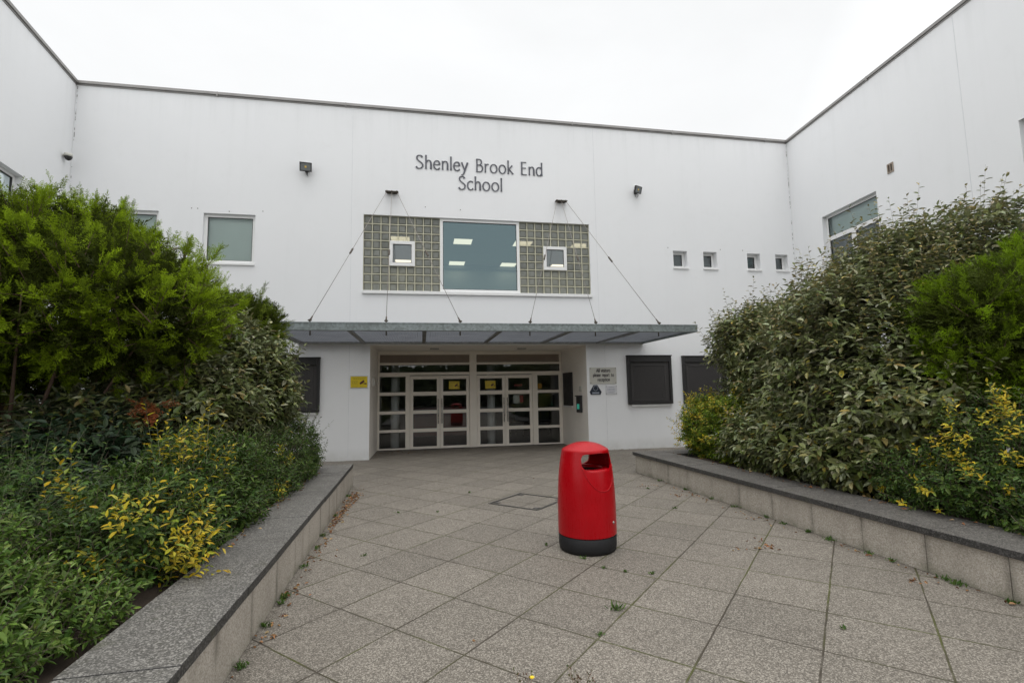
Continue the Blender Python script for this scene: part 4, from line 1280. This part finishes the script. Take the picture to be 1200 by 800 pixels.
# --- cypress sprays
def spray_template(seed, nb=13):
    rg = np.random.default_rng(seed)
    V = []; F = []; T = []
    def tw(p, d, up, L, w, tone):
        s = np.cross(d, up); s /= max(np.linalg.norm(s), 1e-6)
        o = len(V)
        V.extend([p, p + d * L * .45 + s * w, p + d * L + np.array([0, 0, .02 * L]), p + d * L * .45 - s * w]); F.append([o, o + 1, o + 2, o + 3])
        T.extend([tone * .85, tone, min(1, tone + .2), tone])
    def main(t): return np.array([t, .05 * math.sin(t * 3 + seed), .10 * t * t])
    up0 = np.array([0, 0, 1.])
    for i in range(6):
        t0, t1 = i / 6, (i + 1) / 6
        a, b = main(t0), main(t1); d = b - a; L = np.linalg.norm(d); tw(a, d / L, up0, L * 1.25, .013 * (1.2 - .6 * t0), .30 + .5 * t0)
    for i in range(nb):
        t = .08 + .88 * i / (nb - 1); sg = 1 if i % 2 else -1
        L = .36 * (1 - t) ** .75 + .07; L *= rg.uniform(.75, 1.2)
        ang = rg.uniform(.55, .85); roll = rg.normal(0, .35)
        d = np.array([math.cos(ang), sg * math.sin(ang) * math.cos(roll), math.sin(ang) * math.sin(roll) + .12]); d /= np.linalg.norm(d)
        p = main(t)
        up = np.array([rg.normal(0, .4), rg.normal(0, .4), 1.])
        tw(p, d, up, L, .019, .35 + .4 * t)
        m = max(2, int(L / .055))
        for j in range(m):
            q = p + d * L * (.25 + .7 * j / m); s2 = 1 if j % 2 else -1
            a2 = rg.uniform(.5, .9); perp = np.cross(up0, d); perp /= max(np.linalg.norm(perp), 1e-6)
            d2 = d * math.cos(a2) + perp * s2 * math.sin(a2) + np.array([0, 0, rg.normal(.1, .30)]); d2 /= np.linalg.norm(d2)
            tw(q, d2, np.array([rg.normal(0, .6), rg.normal(0, .6), 1.]), rg.uniform(.07, .15) * (1.15 - .4 * t), .0150, .5 + .4 * j / m)
    return np.array(V), np.array(F), np.array(T)
TEMPL = [spray_template(s) for s in range(5)]

def sprays(LV, pos, d, size, c_old, c_new, jitter=.22, tone=None):
    n = len(pos); d = nrmz(d)
    ref = nrmz(np.array([[0, 0, 1.]]) + RNG.normal(0, .55, (n, 3)))
    side = nrmz(np.cross(ref, d)); up = np.cross(d, side)
    which = RNG.integers(0, len(TEMPL), n)
    tone_s = (1 + RNG.normal(0, jitter, n)) * (1 if tone is None else tone)
    mixs = np.clip(RNG.normal(0, .22, n), -.35, .5)
    for k, (V, F, T) in enumerate(TEMPL):
        m = np.where(which == k)[0]
        if not len(m): continue
        nv = len(V)
        P = pos[m][:, None, :] + size[m][:, None, None] * (V[None, :, 0:1] * d[m][:, None, :] + V[None, :, 1:2] * side[m][:, None, :] + V[None, :, 2:3] * up[m][:, None, :])
        FF = (F[None] + (np.arange(len(m)) * nv)[:, None, None]).ravel()
        f = np.clip(T[None, :] + mixs[m][:, None], 0, 1)[..., None]
        C = (np.array(c_old) * (1 - f) + np.array(c_new) * f) * np.clip(tone_s[m], .4, 1.7)[:, None, None]
        LV.add(P.reshape(-1, 3), FF, C.reshape(-1, 3))

def conifer(name, label, blobs, n, size, trunk, c_old=(.058, .088, .010), c_new=(.265, .375, .014), facing=None, long=0, extra=None, lump=.07):
    t = thing(name, label, 'conifer', trunk[0])
    loc = trunk[0]
    LV = Leaves()
    # plumes: every branch end carries a fan of sprays, so the crown breaks into light and dark clumps
    per = 7
    c, nor = sample_blobs(blobs, max(8, n // per), (.80, 1.02), .6, lump, facing)
    m = len(c)
    bd = nrmz(nor * .85 + np.array([[0, 0, .40]]) + RNG.normal(0, .38, c.shape))
    bl = RNG.uniform(.16, .36, m)
    V, F = twigs(c - bd * bl[:, None] * .9, c + bd * bl[:, None] * .15, .007, .002); LV.addt(V, F)
    ptone = np.clip(1 + RNG.normal(0, .13, m), .6, 1.5)
    for k in range(per):
        f = k / (per - 1)
        q = c + bd * (bl * (f - .85))[:, None] + RNG.normal(0, .018, c.shape)
        d = nrmz(bd + RNG.normal(0, .62 - .28 * f, c.shape))
        sprays(LV, q, d, RNG.uniform(.55, 1.0, m) * size * (.95 - .30 * f), c_old, c_new, .22, ptone)
    # inner sprays, coloured darker to paint in the shade inside the crown
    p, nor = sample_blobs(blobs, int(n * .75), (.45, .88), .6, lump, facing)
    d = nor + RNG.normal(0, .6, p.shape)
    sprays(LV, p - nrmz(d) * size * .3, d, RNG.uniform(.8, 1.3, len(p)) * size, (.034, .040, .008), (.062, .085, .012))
    # long new leaders sticking out
    if long:
        p, nor = sample_blobs(blobs, long * 4, (.93, 1.0), 1.0, lump)
        p, nor = p[:long], nor[:long]
        d = nrmz(nor * .9 + np.array([[0, 0, .40]]) + RNG.normal(0, .25, p.shape))
        L = RNG.uniform(.10, .38, len(p)) * (size / .36)
        e = p + d * L[:, None]
        V, F = twigs(p - d * .3, e, .006, .002); LV.addt(V, F)
        for f in np.linspace(.1, 1.0, 7):
            for q in range(2):
                dd = nrmz(d + RNG.normal(0, .38, d.shape))
                sprays(LV, p + d * (L * f)[:, None], dd, RNG.uniform(.28, .52, len(p)) * size * (1.25 - .5 * f), c_old, tuple(np.array(c_new) * 1.15))
    # branches from the trunk into the crown
    s_ = MB(); q = [Vector(v) for v in trunk]
    rr0 = .13 if len(trunk) > 2 else .10
    s_.tube([q[0] + Vector((0, 0, -.06))] + q[1:], [rr0 * (1 - .7 * i / (len(q) - 1)) for i in range(len(q))], 12)
    at(s_.build('trunk', M['bark'], t), loc)
    s_ = MB(); B = np.array(blobs)
    pb, _ = sample_blobs(blobs, 90, (.6, .85), .6, lump)
    for v in pb[:60]:
        v = Vector(v); k = random.randint(1, len(q) - 1); s0 = q[k - 1].lerp(q[k], random.random())
        s_.tube([s0, s0.lerp(v, .5) + Vector((0, 0, random.uniform(-.15, .05))), v], [.028, .016, .005], 5)
    at(s_.build('branches', M['bark'], t), loc)
    LV.build(t, 'leaf_conifer', 'bark', 'crown', 'twigs')
    for ch in t.children:
        if ch.name.startswith(('crown', 'twigs')): at(ch, loc)
    return t

conifer('cypress_tree', 'big bushy bright green cypress with a bare brown trunk in the left planter',
        [(-5.0, 6.2, 2.58, 2.1, 1.9, .98), (-3.50, 6.0, 2.58, 1.38, 1.3, .84), (-3.85, 6.1, 2.95, .95, 1.1, .82), (-6.2, 6.0, 2.55, 1.5, 1.7, .85), (-4.7, 5.6, 2.12, 1.1, .9, .55)], 17500, .27,
        [(-4.18, 6.0, .31), (-4.2, 6.0, 1.0), (-4.35, 6.1, 1.9), (-4.6, 6.2, 3.2)], facing=(.75, -.65, .1), long=190)
conifer('cypress_tree', 'smaller rounded cypress half hidden behind the big cypress and the silvery shrub',
        [(-2.78, 8.3, 2.55, .60, .6, .60), (-2.95, 8.3, 2.0, .5, .6, .6)], 2400, .28,
        [(-2.75, 8.3, .31), (-2.75, 8.3, 1.4), (-2.75, 8.3, 2.5)], c_new=(.18, .24, .024), facing=(.5, -.85, .1), long=30)
conifer('cypress_tree', 'yellow-green feathery cypress in front of the big silvery shrub in the right planter',
        [(6.9, 4.35, 2.10, 1.35, .95, .95), (6.15, 4.25, 2.20, .75, .6, .62), (7.6, 4.3, 2.5, 1.1, .9, .8), (6.2, 4.2, 1.75, .8, .6, .5)], 6500, .30,
        [(6.9, 4.5, .31), (6.9, 4.5, 1.3), (7.0, 4.5, 2.4)], c_old=(.040, .066, .007), c_new=(.210, .330, .011), facing=(-.6, -.75, .1), long=60)

# --- silverberry (broad grey-green leaves, pale undersides)
EL = [(.088, .112, .027), (.130, .158, .045), (.192, .212, .080), (.215, .172, .052), (.32, .33, .195)]
def el_cols(bronze=.18, yellow=.0):
    def f(n, t):
        w = [.30, .34, .26, bronze * (.4 + 1.2 * t), .14]
        c = palette(n, EL, w)
        if yellow:
            m = RNG.uniform(0, 1, n) < yellow * (.3 + t)
            c[m] = palette(int(m.sum()), [(.36, .29, .05), (.24, .22, .05)], [1, 1])
        return c
    return f
BIG = [(6.55, 8.0, 1.75, 1.05, 1.0, 1.25), (6.25, 6.9, 1.68, 1.12, 1.2, 1.36), (6.1, 5.8, 1.80, 1.35, 1.2, 1.44), (5.65, 5.0, 1.10, .95, 1.1, .95), (6.9, 5.9, 2.3, 1.2, 1.2, 1.5), (8.0, 5.6, 2.35, 1.3, 1.2, 1.70), (6.25, 8.0, 2.30, .95, .9, .74)]
shrub('silverberry_shrub', 'tall rounded grey-green silverberry shrub with bronze shoots filling the right planter', 'shrub',
      BIG + [(5.15, 6.7, .78, .50, .9, .42), (5.10, 5.9, .78, .50, .9, .42), (5.08, 5.2, .75, .48, .7, .40)],
      11500, 'leaf_elae', .120, .056, el_cols(.05, .03), length=(.15, .32), k=8, facing=(-.7, -.7, .1), tall=(620, .18, .66, 11), tallblobs=[BIG[2], BIG[4], BIG[5], BIG[6]], levelness=.35, updw=.55, tallcols=el_cols(1.1, .10), stems=26, lump=.08, inner=.4)
shrub('silverberry_shrub', 'grey-green silverberry shrub with pale leaf undersides at the far end of the left planter', 'shrub',
      [(-2.58, 7.45, 1.62, .78, .8, .96), (-2.85, 6.6, 1.32, .85, .7, .82), (-3.4, 6.0, 1.0, .8, .6, .66)],
      3800, 'leaf_elae', .125, .056, el_cols(.06, .012), length=(.14, .30), k=8, facing=(.7, -.7, .1), tall=(60, .25, .55, 10), stems=14, lump=.08, inner=.4, levelness=.35, updw=.55)

# --- dark broad-leaved shrub in the shade under the big cypress
shrub('laurel_shrub', 'dark glossy broad-leaved shrub in the gap below the big cypress', 'shrub',
      [(-3.3, 5.8, .85, .75, .7, .66), (-3.0, 5.3, .7, .5, .5, .45), (-4.6, 6.9, 1.05, 1.0, .5, .78)], 1700, 'leaf_dark', .125, .052,
      lambda n, t: palette(n, [(.020, .042, .018), (.030, .055, .024), (.045, .070, .032)], [1, 1, .5]), length=(.15, .35), k=6, facing=(.7, -.7, .1), stems=10)

# --- spindle (euonymus): glossy green with golden shoots
GREEN = [(.038, .075, .014), (.056, .105, .018), (.080, .135, .022), (.11, .165, .03)]
GOLD = [(.46, .34, .016), (.52, .42, .040), (.34, .31, .030), (.20, .25, .030)]
def euo_cols(gold):
    def f(n, t):
        c = palette(n, GREEN, [1, 1.2, .8, .4])
        return c
    return f
def spindle(label, blobs, n, gold_n, leafL=.038, leafW=.016, facing=None, gold_blobs=None, stems=10, tall=None, cat='shrub', name_='spindle_shrub', greens=None, gl=(.10, .26), k=8, tuft=9, upright=.7):
    cols = (lambda n_, t: palette(n_, greens or GREEN, [1, 1.2, .8, .4]))
    t = shrub(name_, label, cat, blobs, n, 'leaf_euo', leafL, leafW, cols, length=(.09, .20), k=k, facing=facing, stems=stems, tall=tall, spread=(.6, 1.05), upb=.5, lump=.12)
    if gold_n:
        loc = tuple(t.location)
        LV = Leaves()
        # golden shoots grow in tufts, not evenly
        c0, n0 = sample_blobs(gold_blobs or blobs, max(3, gold_n // tuft) * 3, (.95, 1.03), .40, .12, facing)
        sel = RNG.permutation(len(c0))[:max(3, gold_n // tuft)]
        c0, n0 = c0[sel], n0[sel]
        idx = RNG.integers(0, len(c0), gold_n)
        p = c0[idx] + RNG.normal(0, .075, (gold_n, 3)); nor = n0[idx]
        d = nor + np.array([[0, 0, upright]]) + RNG.normal(0, .30, p.shape)
        shoots(LV, p - nrmz(d) * .05, d, RNG.uniform(*gl, len(p)), 9, leafL * 1.1, leafW * 1.05, lambda n_, t_: palette(n_, GOLD, [1, .8, .6, .3 + .5 * (1 - t_)]), spread=(.55, 1.05))
        LV.build(t, 'leaf_euo', 'stem', 'golden_foliage', 'golden_stems')
        for ch in t.children:
            if ch.name.startswith('golden'): at(ch, loc)
    return t
spindle('low glossy spindle shrub with golden variegated shoots beside the left coping', [(-2.15, 4.75, .68, .50, .7, .46), (-2.08, 4.05, .58, .42, .6, .38), (-2.15, 5.5, .74, .52, .7, .50), (-1.90, 4.2, .50, .36, .7, .24), (-1.85, 5.1, .54, .34, .8, .28)], 3000, 105, .060, .024, (.75, -.6, .2),
        gold_blobs=[(-2.05, 4.6, .72, .40, .5, .42), (-2.02, 3.95, .56, .36, .35, .34)], gl=(.18, .46), upright=1.1)
spindle('plain dark green spindle shrub at the far end of the left coping', [(-2.0, 7.2, .72, .48, .8, .50), (-1.98, 8.2, .78, .45, .6, .52), (-2.05, 6.3, .66, .45, .7, .44), (-1.80, 6.6, .55, .30, 1.0, .26), (-1.78, 7.8, .55, .28, .9, .26)], 3400, 24, .046, .020, (.8, -.55, .2), tall=(90, .18, .40, 9),
        gold_blobs=[(-2.0, 6.2, .70, .42, .6, .44)])
spindle('bright yellow-green spindle shrub at the far end of the right planter', [(5.25, 8.45, .80, .46, .5, .60), (5.25, 7.8, .82, .50, .7, .54), (5.3, 7.1, .70, .4, .6, .42)], 4800, 300, .056, .026, (-.75, -.6, .2), tuft=4, greens=[(.08, .14, .012), (.14, .22, .016), (.22, .29, .022), (.32, .34, .03)], tall=(25, .15, .30, 9))
spindle('golden spindle shrub in front of the feathery cypress at the right edge', [(5.65, 3.75, .82, .80, .7, .60), (5.02, 4.0, .62, .42, .8, .34), (6.0, 3.05, .85, .8, .6, .62), (4.98, 3.2, .54, .36, .7, .24)], 4200, 300, .052, .022, (-.7, -.7, .2),
        gold_blobs=[(5.65, 3.7, .84, .80, .7, .58), (5.9, 3.1, .85, .8, .6, .60), (5.05, 3.9, .60, .42, .7, .32)], gl=(.08, .22), tuft=4)
spindle('pale green leafy bush at the near end of the left planter', [(-2.32, 2.95, .50, .46, .55, .32), (-2.75, 3.25, .58, .6, .55, .40), (-2.02, 2.45, .45, .40, .5, .22), (-1.90, 3.15, .42, .28, .4, .14)], 2600, 0, .054, .020, (.7, -.6, .3), greens=[(.060, .115, .018), (.088, .155, .024), (.125, .20, .034), (.18, .25, .06)], name_='privet_bush')

# --- bramble-like plant with loose stems between the bush and the golden spindle
def loose_plant():
    loc = (-3.3, 4.2, .31)
    t = thing('snowberry_shrub', 'loose dark green shrub with bare brown stems between the pale bush and the golden spindle', 'shrub', loc)
    LV = Leaves()
    blobs = [(-3.0, 4.2, .72, .65, .7, .48), (-3.7, 4.6, .66, .9, .7, .36), (-2.62, 3.75, .60, .40, .5, .34)]
    p, nor = sample_blobs(blobs, 1300, (.60, 1.04), .38, .15, (.7, -.7, .2))
    d = nor + np.array([[0, 0, .15]]) + RNG.normal(0, .5, p.shape)
    shoots(LV, p - nrmz(d) * .15, d, RNG.uniform(.20, .45, len(p)), 8, .052, .028, lambda n, t_: palette(n, [(.040, .085, .016), (.060, .115, .020), (.095, .155, .028)], [1, 1, .6]), spread=(1.0, 1.3), levelness=1.0, r=.0018)
    LV.build(t, 'leaf_euo', 'stem')
    for ch in list(t.children): at(ch, loc)
    s_ = MB()
    for i in range(16):
        a = Vector((-2.75 + random.uniform(-.5, .25), 3.85 + random.uniform(-.3, .5), .30)); b = a + Vector((random.uniform(-.35, .45), random.uniform(-.4, .1), random.uniform(.2, .55)))
        s_.tube([a, a.lerp(b, .5) + Vector((random.uniform(-.06, .06), random.uniform(-.06, .06), .06)), b], [.005, .004, .002], 5)
    at(s_.build('bare_stems', M['drystem'], t), loc)
loose_plant()

# --- brown dead spray hanging in the left silverberry
t = thing('dead_sprig', 'rusty brown dead sprig caught between the big cypress and the silvery shrub', 'dead sprig', (-2.74, 5.66, 1.48))
LV = Leaves()
p = RNG.normal(0, .045, (26, 3)); d = RNG.normal(0, .4, (26, 3)) + np.array([[.1, -.2, -.5]])
sprays(LV, p, d, RNG.uniform(.10, .20, 26), (.14, .040, .014), (.26, .075, .024)); LV.build(t, 'leaf_litter', 'twig', 'needles')

# ------------------------------------------------------------------ weeds and dead leaves
def weed(name_, label, loc, n, h, leafL, leafW, group, cols):
    t = thing(name_, label, 'weed', loc, 0, group)
    LV = Leaves()
    p = np.zeros((n, 3)); p[:, :2] = RNG.normal(0, h * .30, (n, 2))
    d = RNG.normal(0, .55, (n, 3)); d[:, 2] = np.abs(d[:, 2]) + .35; d = nrmz(d)
    up = nrmz(np.array([[0, 0, 1.]]) + RNG.normal(0, .5, (n, 3)))
    up = np.where(np.abs((up * d).sum(1, keepdims=True)) > .9, np.array([[1., 0, 0]]), up)
    V, F = leaf_mesh(p + np.array([[0, 0, .002]]), d, up, leafL * RNG.uniform(.6, 1.3, n), leafW * RNG.uniform(.7, 1.2, n)); LV.add(V, F, np.repeat(cols(n), 6, 0))
    LV.build(t, 'leaf_euo', 'stem', 'leaves')
    return t
wc = lambda n: palette(n, [(.05, .11, .018), (.08, .15, .03), (.11, .16, .04)], [1, 1, .6])
GW = 'small green weeds in the joints along the planter walls'
wl = 'small tuft of green weed growing in the paving joint at a planter wall foot'
for y in (3.35, 3.75, 4.25, 4.35, 5.0, 5.55, 6.1, 6.9, 8.1):
    x = -1.160 + (9.03 - y) * .0137 + .03
    weed('weed', wl, (x + random.uniform(0, .02), y + random.uniform(-.1, .1), 0), random.randint(14, 34), random.uniform(.03, .075), .042, .011, GW, wc)
for y in (3.05, 3.3, 3.55, 4.0, 4.12, 4.5, 4.85, 5.2, 5.4, 6.0, 6.5, 7.2, 8.0):
    x = 4.035 + (9.03 - y) * .033 - .03
    weed('weed', wl, (x - random.uniform(0, .03), y + random.uniform(-.1, .1), 0), random.randint(14, 36), random.uniform(.03, .08), .040, .012, GW, wc)
GJ = 'small weeds in the joints of the open paving'
wj = 'tiny green weed in a joint of the open paving'
for (x, y) in ((1.38, 3.55), (1.14, 3.22), (1.60, 4.35), (1.75, 4.22), (1.95, 4.12), (-.55, 5.2), (.75, 7.95), (-.3, 6.9), (1.26, 5.1), (.2, 6.8), (2.6, 7.6), (3.55, 7.5), (3.3, 6.2), (2.72, 2.95), (1.5, 4.62)):
    big = (x, y) == (1.38, 3.55)
    weed('weed', wj, (x, y, 0), 30 if big else random.randint(8, 16), .07 if big else .035, .05 if big else .028, .012, GJ, wc)
# thin flowering weeds near the camera
def flower_weed(label, x, y, h, heads, flower):
    t = thing('flowering_weed', label, 'weed', (x, y, 0))
    s_ = MB(); tips = []
    for i in range(heads):
        b = Vector((random.uniform(-.02, .02), random.uniform(-.02, .02), 0)); e = b + Vector((random.uniform(-.05, .06), random.uniform(-.04, .04), h * random.uniform(.65, 1.0)))
        m1 = b.lerp(e, .5) + Vector((random.uniform(-.02, .02), 0, 0)); s_.tube([b, m1, e], [.0022, .0018, .0012], 5); tips.append(e)
        for q in range(3):
            z0_ = b.lerp(e, random.uniform(.5, .95)); e2 = z0_ + Vector((random.uniform(-.025, .025), random.uniform(-.02, .02), .03)); s_.tube([z0_, e2], [.0012, .0009], 4); tips.append(e2)
    s_.build('stem', M['drystem'], t)
    LV = Leaves(); n = len(tips); p = np.array([tuple(v) for v in tips])
    p = np.repeat(p, 3, 0); d = RNG.normal(0, .4, p.shape) + np.array([[0, 0, .9]])
    V, F = leaf_mesh(p, nrmz(d), nrmz(RNG.normal(size=p.shape)), np.full(len(p), .014), np.full(len(p), .007)); LV.add(V, F, np.repeat(palette(len(p), [(.10, .12, .05), (.17, .10, .07)], [1, 1]), 6, 0))
    n2 = 14; p = np.zeros((n2, 3)); p[:, 2] = RNG.uniform(.005, h * .4, n2); d = RNG.normal(0, 1, (n2, 3)); d[:, 2] = .5
    V, F = leaf_mesh(p, nrmz(d), np.tile([[.1, .2, 1.]], (n2, 1)), RNG.uniform(.02, .04, n2), np.full(n2, .006)); LV.add(V, F, np.repeat(wc(n2), 6, 0))
    LV.build(t, 'leaf_euo', 'stem', 'leaves')
    if flower:
        m_ = MB(); c = Vector(tips[0]) + Vector((.012, 0, .0))
        for k in range(16):
            a = 2 * PI * k / 16; r_ = .012
            m_.add([c, c + Vector((math.cos(a - .16) * r_, math.sin(a - .16) * r_, .006)), c + Vector((math.cos(a) * r_ * 1.25, math.sin(a) * r_ * 1.25, .007)), c + Vector((math.cos(a + .16) * r_, math.sin(a + .16) * r_, .006))], [(0, 1, 2, 3)])
        m_.tube([c, c + Vector((0, 0, .008))], .006, 8)
        m_.build('flower', M['petal'], t)
flower_weed('thin weed with one yellow flower head in the nearest paving joint', .52, 2.62, .17, 4, True)
flower_weed('wispy dry weed with brown seed heads in the joint near the camera', .80, 2.58, .16, 6, False)

# fallen leaves: uncountable litter along the walls
def litter(spots, mat='leaf_litter'):
    P = []; 
    for (x, y, z, sx, sy, n) in spots:
        q = np.zeros((n, 3)); q[:, 0] = x + RNG.normal(0, sx, n); q[:, 1] = y + RNG.normal(0, sy, n); q[:, 2] = z + RNG.uniform(.003, .014, n); P.append(q)
    P = np.concatenate(P)
    n = len(P)
    ax = rand_dirs(n); ax[:, 2] *= .22; ax = nrmz(ax); up = nrmz(np.array([[0, 0, 1.]]) + RNG.normal(0, .35, (n, 3)))
    V, F = leaf_mesh(P, ax, up, RNG.uniform(.022, .05, n), RNG.uniform(.012, .026, n), .25, .2)
    C = np.repeat(palette(n, [(.22, .105, .045), (.30, .165, .08), (.15, .07, .035), (.36, .25, .12)], [1, 1, .8, .4]), 6, 0)
    raw_mesh('leaf_litter', V, F, 4, M[mat], None, C)['kind'] = 'stuff'
litter([(-1.03, 7.6, 0, .035, .5, 170), (-1.05, 6.7, 0, .03, .25, 60), (-1.0, 8.0, 0, .06, .3, 60), (-1.03, 5.6, 0, .03, .4, 30), (-1.02, 4.35, 0, .05, .12, 22), (-1.0, 3.7, 0, .04, .2, 18), (-.95, 5.0, 0, .15, .6, 14),
        (3.98, 6.9, 0, .05, .5, 22), (3.75, 6.9, 0, .10, .05, 14), (3.6, 7.7, 0, .12, .05, 14), (4.0, 5.4, 0, .05, .3, 16), (3.42, 4.55, 0, .03, .10, 16), (3.2, 4.5, 0, .10, .02, 12), (4.1, 4.2, 0, .04, .2, 14), (3.9, 3.5, 0, .05, .06, 8), (4.15, 3.4, 0, .04, .3, 10),
        (0.0, 13.6, 0, .6, .35, 34), (-.9, 13.8, 0, .15, .3, 22), (5.2, 12.38, 0, .5, .03, 14), (-2, 12.38, 0, .6, .04, 8), (1.5, 8, 0, 2.0, 2.5, 6),
        (-1.60, 6.5, .381, .04, 1.0, 46), (-1.55, 4.7, .381, .05, .5, 14), (4.58, 6.3, .381, .05, 1.2, 40), (4.66, 3.8, .381, .05, .6, 14)])

# ------------------------------------------------------------------ trees on the far side of the forecourt (seen in the door glass)
def tree_row():
    LVs = []
    t = bpy.data.objects.new('tree_belt', None)
    P = []; 
    LV = Leaves()
    for (x, y, h, r) in ((-14, -27, 4.2, 4.5), (-7, -29, 4.6, 4.5), (-1, -28, 4.0, 4.2), (5, -27, 4.4, 4.6), (11, -29, 4.2, 4.2), (17, -27, 4.6, 4.6), (-3, -24, 3.0, 3.0), (4, -25, 2.8, 3.2), (10, -25, 3.0, 3), (-10, -25, 2.8, 3)):
        p, nor = sample_blobs([(x, y, h * .55, r, r * .7, h * .5), (x + r * .4, y + .5, h * .75, r * .6, r * .5, h * .3)], 2600, (.6, 1.05), .2, .2)
        n = len(p); ax = nrmz(nor + RNG.normal(0, .8, (n, 3))); up = nrmz(RNG.normal(size=(n, 3)))
        V, F = leaf_mesh(p, ax, up, RNG.uniform(.4, .8, n), RNG.uniform(.25, .45, n)); LV.add(V, F, np.repeat(palette(n, [(.035, .055, .016), (.055, .080, .022), (.075, .10, .03)], [1, 1, .6]), 6, 0))
    raw_mesh('tree_belt', np.concatenate(LV.V), np.concatenate(LV.F), 4, M['leaf_dark'], None, np.concatenate(LV.C))['kind'] = 'stuff'
tree_row()

# ------------------------------------------------------------------ sky, light, camera
SUN_EL, SUN_ROT = R(76), R(188)
w = bpy.data.worlds.new('World'); scn.world = w; w.use_nodes = True
nt = w.node_tree
for n in list(nt.nodes): nt.nodes.remove(n)
b = NB(nt)
out = b.n('ShaderNodeOutputWorld'); bg = b.n('ShaderNodeBackground')
sky = b.n('ShaderNodeTexSky'); sky.sky_type = 'NISHITA'; sky.sun_disc = False
sky.sun_elevation = SUN_EL; sky.sun_rotation = SUN_ROT; sky.air_density = 1.0; sky.dust_density = 3.0; sky.ozone_density = 1.0
hs = b.n('ShaderNodeHueSaturation'); hs.inputs['Saturation'].default_value = .10; hs.inputs['Value'].default_value = 1.0
b.link(sky.outputs[0], hs.inputs['Color'])
tc = b.n('ShaderNodeTexCoord'); sp = b.n('ShaderNodeSeparateXYZ'); b.link(tc.outputs['Generated'], sp.inputs[0])
cl = b.noise(b.scalev(tc.outputs['Generated'], (1, 1, 2.2)), 2.2, 6, .55, .3)
# overcast deck: cloud veil over the sky texture, with brightness added outside the view to light the walls
elev = b.rng(sp.outputs[2], .68, 1.0, 0.0, 15.0)                 # extra brightness added overhead, above the frame
side = b.rng(b.math('ABSOLUTE', sp.outputs[0]), .60, .95, 0.0, 7.0)  # extra brightness added left and right of the frame for the wing walls
rear = b.rng(sp.outputs[1], .30, -.60, 0.0, 3.0)  # extra brightness added behind the camera for the entrance wall
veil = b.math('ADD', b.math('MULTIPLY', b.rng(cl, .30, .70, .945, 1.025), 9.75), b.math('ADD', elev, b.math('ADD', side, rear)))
vc = b.n('ShaderNodeVectorMath', operation='SCALE'); vc.inputs[0].default_value = (.980, .992, 1.0); b.link(veil, vc.inputs['Scale'])
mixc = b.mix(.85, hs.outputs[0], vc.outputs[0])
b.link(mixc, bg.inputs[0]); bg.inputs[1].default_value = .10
b.link(bg.outputs[0], out.inputs[0])

sun = bpy.data.lights.new('sun', 'SUN'); sun.energy = .7; sun.angle = R(40); sun.color = (1.0, .97, .93)
so = bpy.data.objects.new('sun', sun); COL.objects.link(so)
# light travels from behind the camera, high and slightly from the right
az = SUN_ROT
dirv = Vector((math.sin(az) * math.cos(SUN_EL), math.cos(az) * math.cos(SUN_EL), math.sin(SUN_EL)))
so.rotation_euler = dirv.to_track_quat('Z', 'Y').to_euler(); so.location = (0, -10, 25)

H = 1.5878
yaw, pitch, roll = 0.183171715, 0.0996896693, -0.0177625602
cy, sy = math.cos(yaw), math.sin(yaw)
fwd = Vector((sy * math.cos(pitch), cy * math.cos(pitch), math.sin(pitch)))
rt = Vector((cy, -sy, 0)); upv = rt.cross(fwd)
c_, s_ = math.cos(roll), math.sin(roll)
r2 = rt * c_ + upv * s_; u2 = upv * c_ - rt * s_
cam = bpy.data.cameras.new('camera'); co = bpy.data.objects.new('camera', cam); COL.objects.link(co)
mat = Matrix((r2, u2, -fwd)).transposed().to_4x4(); mat.translation = (0, 0, H)
co.matrix_world = mat
cam.sensor_fit = 'HORIZONTAL'; cam.sensor_width = 36.0; cam.lens = 576.632 / 1200 * 36
cam.clip_start = .05; cam.clip_end = 2000
scn.camera = co
vs_ = scn.view_settings
vs_.view_transform = 'Standard'; vs_.look = 'None'; vs_.exposure = 0.19; vs_.gamma = 1.0; vs_.use_curve_mapping = False
scn.cycles.max_bounces = 6; scn.cycles.transparent_max_bounces = 12
scn.cycles.use_denoising = True
